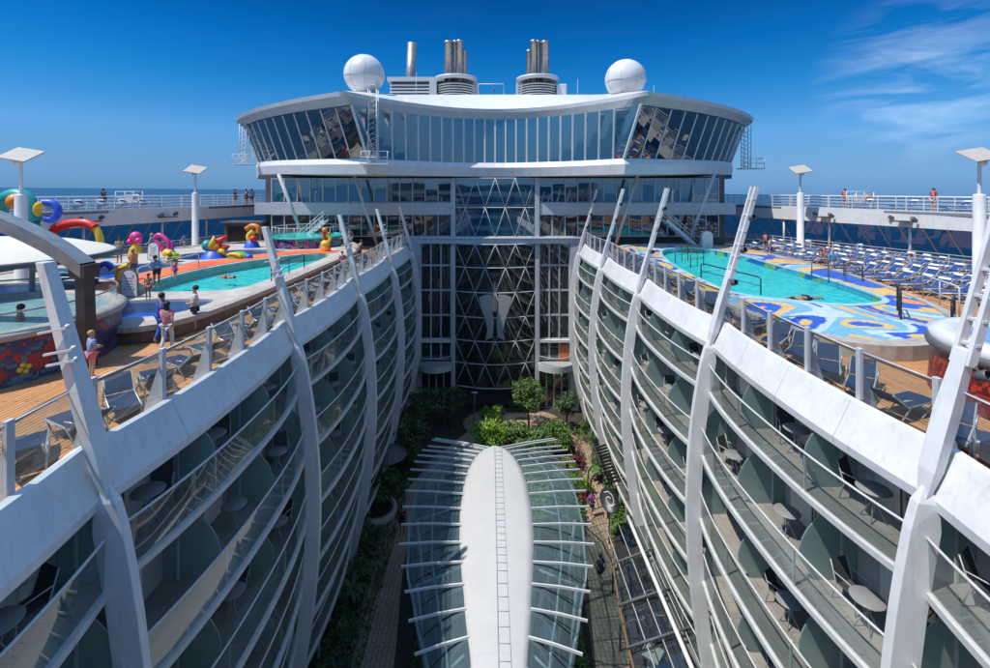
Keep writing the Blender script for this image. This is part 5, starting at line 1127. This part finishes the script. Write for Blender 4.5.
for i, (x, y, h) in enumerate(((5.6, 37.4, 1.9), (3.9, 39.4, 1.6), (7.5, 34.6, 1.4), (-7.6, 24.2, 1.6), (-7.2, 15.0, 1.5), (-3.6, 33.5, 1.7))):
    fp = empty('fan_palm', (x, y, GR), i*1.1, 'small fan palm with arching green fronds, ' + ('right bed behind the red planting', 'right bed nearest the plaza', 'right bed under the balconies', 'left bed beside the far path', 'left bed nearest the viewer', 'left of the canopy tip')[i], 'palm', 'fan palms in the park')
    mb = MB(); mb.tube([(0, 0, 0), (0.05, 0, h*0.6)], [0.08, 0.05], 6); mb.build('trunk', 'bark', fp)
    mb = MB()
    for q in range(16):
        a = q*2.4; l_ = random.uniform(.6, 1.0); e = random.uniform(.1, .9)
        pts = [Vector((0.05, 0, h*0.6))+Vector((math.cos(a)*l_*t, math.sin(a)*l_*t, e*t-1.0*t*t*l_*.7)) for t in (0, .35, .7, 1)]
        sd_ = Vector((-math.sin(a), math.cos(a), 0)); A = [p+sd_*w_ for p, w_ in zip(pts, (.02, .12, .10, .01))]; B = [p-sd_*w_ for p, w_ in zip(pts, (.02, .12, .10, .01))]; mb.strip(A, B)
    mb.build('fronds', ('leaf', 'leafdark')[i % 2], fp, fix=False)
# round planter on the left
pl = empty('round_planter', (-8.0, 31.0, GR), 0, 'round stone planter ring on the shaded left side of the park', 'planter')
mb = MB(); mb.lathe([(1.3, 0), (1.3, 0.5), (1.0, 0.5), (1.0, 0.1)], n=28); mb.build('stone_ring', 'stone', pl)
mb = MB(); mb.lathe([(0.01, 0.42), (1.02, 0.40)], n=24); mb.build('planter_soil', 'soil', pl)
um = empty('parasol', (-8.0, 34.0, GR), 0, 'closed grey green parasol shape in the shade by the left balconies', 'parasol')
mb = MB(); mb.lathe([(0.03, 3.0), (0.7, 2.75), (1.5, 2.35)], n=10, smooth=False); mb.build('parasol_cloth', 'dgrey', um)
mb = MB(); mb.tube([(0, 0, 0), (0, 0, 3.05)], 0.04, 6); mb.build('pole', 'grey', um)
pb = empty('park_lamp', (-1.9, 41.8, GR), 0, 'slim dark lamp post on the left edge of the plaza', 'lamp'); mb = MB(); mb.tube([(0, 0, 0), (0, 0, 3.4)], 0.06, 6); mb.build('post', 'dgrey', pb); mb = MB(); mb.tube([(-0.3, 0, 3.45), (0.3, 0, 3.45)], 0.07, 6); mb.build('lamp_head', 'lgrey', pb)
bn = empty('bench', (2.4, 44.0, GR), 0, 'curved pale bench wall behind the plaza', 'bench')
mb = MB(); cb = circ(0, -1.2, 2.6, 12, 1.6, 0.5, 2.6); ci2 = circ(0, -1.2, 2.2, 12, 1.25, 0.5, 2.6); mb.poly(cb+ci2[::-1], 0.0, 0.45); mb.build('bench_seat', 'stone', bn)
for i, (x, y) in enumerate([(0.9, 41.0), (1.6, 37.6), (2.6, 37.2)]):
    b = empty('bollard', (x, y, GR), 0, f'small dark bollard light on the plaza edge, {ORD[i]} from the left', 'bollard', 'bollards on the plaza'); mb = MB(); mb.lathe([(0.09, 0), (0.09, 0.7), (0.14, 0.72), (0.14, 0.8), (0.01, 0.85)], n=10); mb.build('bollard_body', 'dgrey', b)

# ------------------------------------------------------------------ people
def skinmesh(joints, edges, radii, sub=1):
    me = bpy.data.meshes.new('t'); me.from_pydata(joints, edges, []); ob = bpy.data.objects.new('t', me); COL.objects.link(ob)
    ob.modifiers.new('s', 'SKIN'); 
    for i, r_ in enumerate(radii): me.skin_vertices[0].data[i].radius = (r_, r_) if not isinstance(r_, tuple) else r_; me.skin_vertices[0].data[i].use_root = (i == 0)
    m = ob.modifiers.new('u', 'SUBSURF'); m.levels = sub; m.render_levels = sub
    dg = bpy.context.evaluated_depsgraph_get(); ev = ob.evaluated_get(dg); out = bpy.data.meshes.new_from_object(ev)
    bpy.data.objects.remove(ob); bpy.data.meshes.remove(me)
    for p in out.polygons: p.use_smooth = True
    return out
def meshobj(name, me, mat, parent):
    me.materials.clear(); me.materials.append(M[mat] if isinstance(mat, str) else mat); o = bpy.data.objects.new(name, me); COL.objects.link(o); o.parent = parent; return o
def person(loc, rz, label, top, bottom, skin='skin', hair='hair', h=1.72, pose='stand', long_hair=False, legs='shorts', group=None):
    k = h/1.72
    J = dict(pel=(0, 0, .94), waist=(0, 0, 1.08), chest=(0, .01, 1.28), neck=(0, 0, 1.46), chin=(0, -.02, 1.53), head=(0, -.01, 1.62), crown=(0, .01, 1.69),
             shl=(-.17, 0, 1.40), ell=(-.23, .03, 1.12), wrl=(-.24, -.07, .88), hal=(-.24, -.10, .79), shr=(.17, 0, 1.40), elr=(.23, .03, 1.12), wrr=(.24, -.07, .88), har=(.24, -.10, .79),
             hl=(-.09, 0, .88), kl=(-.10, -.02, .48), al=(-.10, .02, .09), tl=(-.11, -.15, .03), hr=(.09, 0, .88), kr=(.10, -.02, .48), ar=(.10, .02, .09), tr=(.11, -.15, .03))
    if pose == 'walk': J.update(kl=(-.10, -.14, .50), al=(-.10, -.10, .10), tl=(-.10, -.26, .06), ar=(.10, .20, .12), tr=(.11, .06, .03), elr=(.22, -.10, 1.14), wrr=(.20, -.28, 1.02), har=(.18, -.35, .99), ell=(-.22, .12, 1.14), wrl=(-.23, .08, .90), hal=(-.23, .05, .82))
    if pose == 'lean': J.update(chest=(0, -.10, 1.25), neck=(0, -.2, 1.40), chin=(0, -.25, 1.45), head=(0, -.27, 1.54), crown=(0, -.27, 1.62), shl=(-.17, -.16, 1.34), shr=(.17, -.16, 1.34), ell=(-.25, -.22, 1.10), elr=(.25, -.22, 1.10), wrl=(-.14, -.42, 1.08), wrr=(.14, -.42, 1.08), hal=(-.07, -.45, 1.07), har=(.07, -.45, 1.07))
    if pose == 'hold': J.update(ell=(-.24, -.02, 1.14), wrl=(-.14, -.24, 1.12), hal=(-.08, -.28, 1.13), elr=(.24, -.02, 1.14), wrr=(.14, -.24, 1.10), har=(.08, -.28, 1.11))
    if pose == 'sit':
        d = -.48
        for q in ('pel', 'waist', 'chest', 'neck', 'chin', 'head', 'crown', 'shl', 'ell', 'shr', 'elr', 'hl', 'hr'): J[q] = (J[q][0], J[q][1], J[q][2]+d)
        J.update(kl=(-.13, -.42, .48), kr=(.13, -.42, .48), al=(-.13, -.38, .09), ar=(.13, -.38, .09), tl=(-.13, -.54, .03), tr=(.13, -.54, .03), wrl=(-.16, -.28, .58), hal=(-.13, -.36, .54), wrr=(.16, -.28, .58), har=(.13, -.36, .54))
    if pose == 'swim':
        J = {q: (v[0], -(v[2]-.9), .05+v[1]*.6) for q, v in J.items()}
        J.update(ell=(-.4, -.55, .05), wrl=(-.3, -.8, .02), hal=(-.27, -.88, .0), elr=(.4, -.55, .05), wrr=(.3, -.8, .02), har=(.27, -.88, .0))
    for q in J: J[q] = tuple(c*k for c in J[q])
    names = list(J); ix = {q: i for i, q in enumerate(names)}
    E = [('pel', 'waist'), ('waist', 'chest'), ('chest', 'neck'), ('neck', 'chin'), ('chin', 'head'), ('head', 'crown'), ('chest', 'shl'), ('shl', 'ell'), ('ell', 'wrl'), ('wrl', 'hal'), ('chest', 'shr'), ('shr', 'elr'), ('elr', 'wrr'), ('wrr', 'har'),
         ('pel', 'hl'), ('hl', 'kl'), ('kl', 'al'), ('al', 'tl'), ('pel', 'hr'), ('hr', 'kr'), ('kr', 'ar'), ('ar', 'tr')]
    rad = dict(pel=.14, waist=.12, chest=.14, neck=.055, chin=.065, head=.095, crown=.075, shl=.06, ell=.043, wrl=.03, hal=.035, shr=.06, elr=.043, wrr=.03, har=.035, hl=.09, kl=.06, al=.042, tl=.035, hr=.09, kr=.06, ar=.042, tr=.035)
    root = empty('person', loc, rz, label, 'person', group)
    meshobj('body', skinmesh([J[q] for q in names], [(ix[a], ix[b]) for a, b in E], [rad[q]*k for q in names]), skin, root)
    def lp(a, b, t): return tuple(J[a][i]+(J[b][i]-J[a][i])*t for i in range(3))
    if top:
        js = [J['waist'], J['pel'], J['chest'], lp('chest', 'neck', .55), J['shl'], lp('shl', 'ell', .7), J['shr'], lp('shr', 'elr', .7)]
        meshobj('shirt', skinmesh(js, [(0, 1), (0, 2), (2, 3), (2, 4), (4, 5), (2, 6), (6, 7)], [.145*k, .155*k, .158*k, .09*k, .078*k, .066*k, .078*k, .066*k]), top, root)
    if bottom:
        e = .62 if legs == 'shorts' else 1.0
        js = [lp('pel', 'waist', .1), J['hl'], lp('hl', 'kl', e), J['hr'], lp('hr', 'kr', e)]; ed = [(0, 1), (1, 2), (0, 3), (3, 4)]; rr = [.152*k, .108*k, .088*k, .108*k, .088*k]
        if legs == 'long': js += [lp('kl', 'al', .9), lp('kr', 'ar', .9)]; ed += [(2, 5), (4, 6)]; rr[2] = rr[4] = .075*k; rr += [.058*k, .058*k]
        meshobj('trousers' if legs == 'long' else 'shorts', skinmesh(js, ed, rr), bottom, root)
    hd, cr_ = Vector(J['head']), Vector(J['crown']); ax = (cr_-hd).normalized()
    mb = MB(); back = Vector((0, 1, 0)) if pose != 'swim' else Vector((0, 0, 1))
    mb.ball(hd+ax*.035*k+back*.022*k, (.105*k, .112*k, .105*k), 12, 8)
    if long_hair: mb.ball(hd-ax*.10*k+back*.07*k, (.10*k, .055*k, .17*k), 10, 8)
    mb.build('hair', hair, root)
    return root
C = lambda c: cloth('cloth_%d_%d_%d' % tuple(int(v*100) for v in c), c)
person((-12.0, 18.2, DK), R(-60), 'person in a white shirt and dark shorts standing at the left pool edge', C((.60, .60, .60)), C((.03, .04, .10)), 'skin', 'hair', 1.75, 'hold')
person((-11.5, 15.9, DK), R(-170), 'person with long dark hair, pink patterned top and pale trousers on the left deck', C((.55, .22, .25)), C((.50, .55, .58)), 'skin', 'hair', 1.68, 'walk', True, 'long')
person((-12.3, 16.8, DK), R(170), 'person in blue top and blue trousers walking beside the one in pink', C((.02, .08, .40)), C((.02, .09, .42)), 'skin2', 'hair', 1.78, 'walk', False, 'long')
person((-12.1, 13.6, DK), R(150), 'fair haired child wrapped in a pale blue towel by the left fin', C((.25, .34, .58)), C((.60, .20, .25)), 'skin', 'hairb', 1.38, 'hold')
person((-17.2, 23.4, KZ), R(20), 'person in a light blue shirt bending over behind the notice board', C((.20, .38, .66)), C((.08, .05, .05)), 'skin2', 'hair', 1.72, 'lean')
person((-17.5, 25.2, KZ+.03), R(160), 'small child in pink beside the turquoise kids pool', C((.65, .05, .18)), C((.65, .06, .2)), 'skin', 'hair', 1.15, 'stand')
person((-15.8, 20.9, KZ), R(10), 'small dark haired child standing in front of the notice board', None, C((.45, .10, .06)), 'skin2', 'hair', 1.15, 'stand')
person((-18.6, 21.3, KZ), R(100), 'child in dark swimwear stepping left of the notice board', C((.03, .03, .05)), C((.03, .03, .05)), 'skin2', 'hair', 1.4, 'walk')
person((-15.6, 26.8, KZ-.12), R(70), 'swimmer in red trunks floating in the turquoise kids pool', None, C((.60, .05, .04)), 'skin2', 'hair', 1.3, 'swim')
person((14.6, 22.3, PZ-.14), R(-80), 'dark haired swimmer in the near end of the large pool', None, C((.02, .02, .03)), 'skin2', 'hair', 1.7, 'swim')
person((-10.6, 36.0, DK), R(150), 'person in dark clothes leaning by the far left railing', C((.07, .06, .06)), C((.10, .08, .07)), 'skin2', 'hair', 1.75, 'lean')
person((-11.0, 33.2, DK), R(30), 'person in a pink top at the far left railing', C((.55, .15, .22)), C((.12, .10, .12)), 'skin', 'hair', 1.6, 'sit')
for x, y, a, top, bot, lab in ((-33.6, 40, 90, (.04, .04, .05), (.1, .1, .12), 'person in black leaning on the left upper deck rail, leftmost'), (-30.4, 47.5, 20, (.65, .66, .68), (.03, .03, .05), 'person in white shirt and dark shorts walking on the left upper deck'),
                          (-27.9, 50.2, 80, (.05, .05, .09), (.06, .06, .08), 'person in dark clothes by the lounge end, first of three'), (-26.9, 50.6, 160, (.06, .05, .05), (.15, .13, .10), 'person in brown by the lounge end, second of three'), (-26.0, 50.0, 200, (.30, .32, .38), (.05, .05, .07), 'person in grey blue by the lounge end, third of three'),
                          (33.2, 35.5, -80, (.62, .02, .10), (.5, .5, .52), 'person in a bright crimson top at the right upper deck rail'), (31.4, 42, -60, (.55, .06, .08), (.2, .2, .25), 'person in red by the lifebuoy frame on the right upper deck')):
    person((x, y, UP), R(a), lab, C(top), C(bot), 'skin', 'hair', 1.74, 'stand')
person((0.35, 41.2, GR+.05), R(170), 'seated person in white on the plaza, left one', C((.6, .6, .6)), C((.1, .1, .12)), 'skin', 'hair', 1.7, 'sit')
person((1.0, 41.5, GR+.05), R(190), 'seated person in pale clothes on the plaza, right one', C((.55, .52, .45)), C((.3, .3, .32)), 'skin', 'hair', 1.7, 'sit')
person((6.2, 30.8, GR+.02), R(20), 'person in purple carrying a bag on the right path', C((.28, .08, .36)), C((.05, .05, .07)), 'skin', 'hair', 1.7, 'walk')
person((5.5, 25.4, GR+.02), R(200), 'person in dark blue on the right path beside the canopy fins', C((.03, .05, .10)), C((.03, .03, .05)), 'skin', 'hair', 1.75, 'walk')
person((-6.0, 29.2, GR+.02), R(10), 'person in black standing on the shaded left path', C((.02, .02, .03)), C((.02, .02, .03)), 'skin2', 'hair', 1.8, 'stand')
person((-17.6, 13.9, DK+.62), R(60), 'bather in the mosaic whirlpool, the dark haired one on the left', None, C((.3, .03, .03)), 'skin2', 'hair', 1.7, 'sit')
person((-15.4, 14.8, DK+.62), R(-60), 'bather in the mosaic whirlpool, the tanned one near the pillar', None, C((.05, .03, .03)), 'skin2', 'hair', 1.7, 'sit')
for i, (x, y, p, a, top, bot) in enumerate([(22.0, 37.5, 'stand', 40, (.6, .5, .4), (.1, .1, .3)), (21.9, 30.5, 'walk', 10, (.1, .3, .5), (.6, .6, .6)), (24.6, 42.6, 'walk', 100, (.5, .1, .1), (.1, .1, .1)), (-22.5, 38.0, 'stand', 60, (.6, .2, .3), (.1, .2, .4)), (-24.8, 33.5, 'walk', -60, (.1, .4, .4), (.05, .05, .1)), (-25.5, 31.5, 'stand', 20, (.7, .6, .2), (.1, .1, .3)), (-19.0, 39.0, 'hold', 130, (.6, .6, .6), (.4, .1, .1)), (-20.0, 25.5, 'walk', 200, (.7, .3, .1), (.1, .1, .2)), (-26.4, 39.5, 'walk', 80, (.2, .2, .5), (.5, .5, .5)), (-12.2, 39.0, 'stand', 0, (.1, .1, .12), (.3, .3, .3))]):
    person((x, y, KZ if x < -13 else (KZ if x < 0 else DK)), R(a), f'{["adult", "slim adult", "walker", "child", "tall adult"][i % 5]} ' + ['in a sand top by the loungers', 'in blue and white walking past the pool coping', 'in red far back by the pillar', 'in pink by the far blue pool', 'in teal walking between the sculptures', 'in yellow near the pink sculpture', 'in white holding something by the round pool', 'in orange walking beside the red border', 'in navy walking at the back of the kids area', 'in black near the far end of the left railing'][i], C(top), C(bot), ('skin', 'skin2')[i % 2], ('hair', 'hairb', 'hair')[i % 3], (1.75, 1.65, 1.7, 1.2, 1.8)[i % 5], p)
for i, (x, y) in enumerate([(23.5, 21.9), (25.6, 23.4), (23.4, 33.7), (27.6, 31.2), (25.4, 36.2)]):
    o = person((x, y, DK-.0), R(-90), f'sunbather reclining among the blue loungers, {ORD[i]} from the viewer', C([(.6, .2, .2), (.6, .6, .6), (.1, .1, .1), (.2, .4, .6), (.5, .1, .2)][i]), C((.1, .1, .15)), 'skin', 'hair', 1.7, 'sit', group='sunbathers')
# rows of white lifebuoy / equipment frames on the upper decks
for s, x, y, lab in ((-1, -31.8, 40.5, 'white equipment frame on the left upper deck rail'), (1, 31.6, 40.5, 'white equipment frame with lifebuoy on the right upper deck')):
    r = empty('equipment_frame', (x, y, UP), 0, lab, 'frame'); mb = MB()
    for q in (-1.3, -0.4, 0.4, 1.3): mb.tube([(q*0.9, 0, 0), (q*0.9, 0, 1.5)], 0.035, 5)
    for z in (0.5, 1.0, 1.5): mb.tube([(-1.17, 0, z), (1.17, 0, z)], 0.035, 5)
    mb.build('frame_tubes', 'white', r); mb = MB(); mb.box((0.1, 0.1, 0.9), (0.9, 0.3, 0.7)); mb.build('locker', 'white', r)
    mb = MB(); mb.tube([(0.7+0.3*math.cos(a), -0.1, 0.9+0.3*math.sin(a)) for a in [2*math.pi*i/16 for i in range(16)]], 0.07, 6, closed=True); mb.build('lifebuoy', 'orng' if s > 0 else 'white', r)
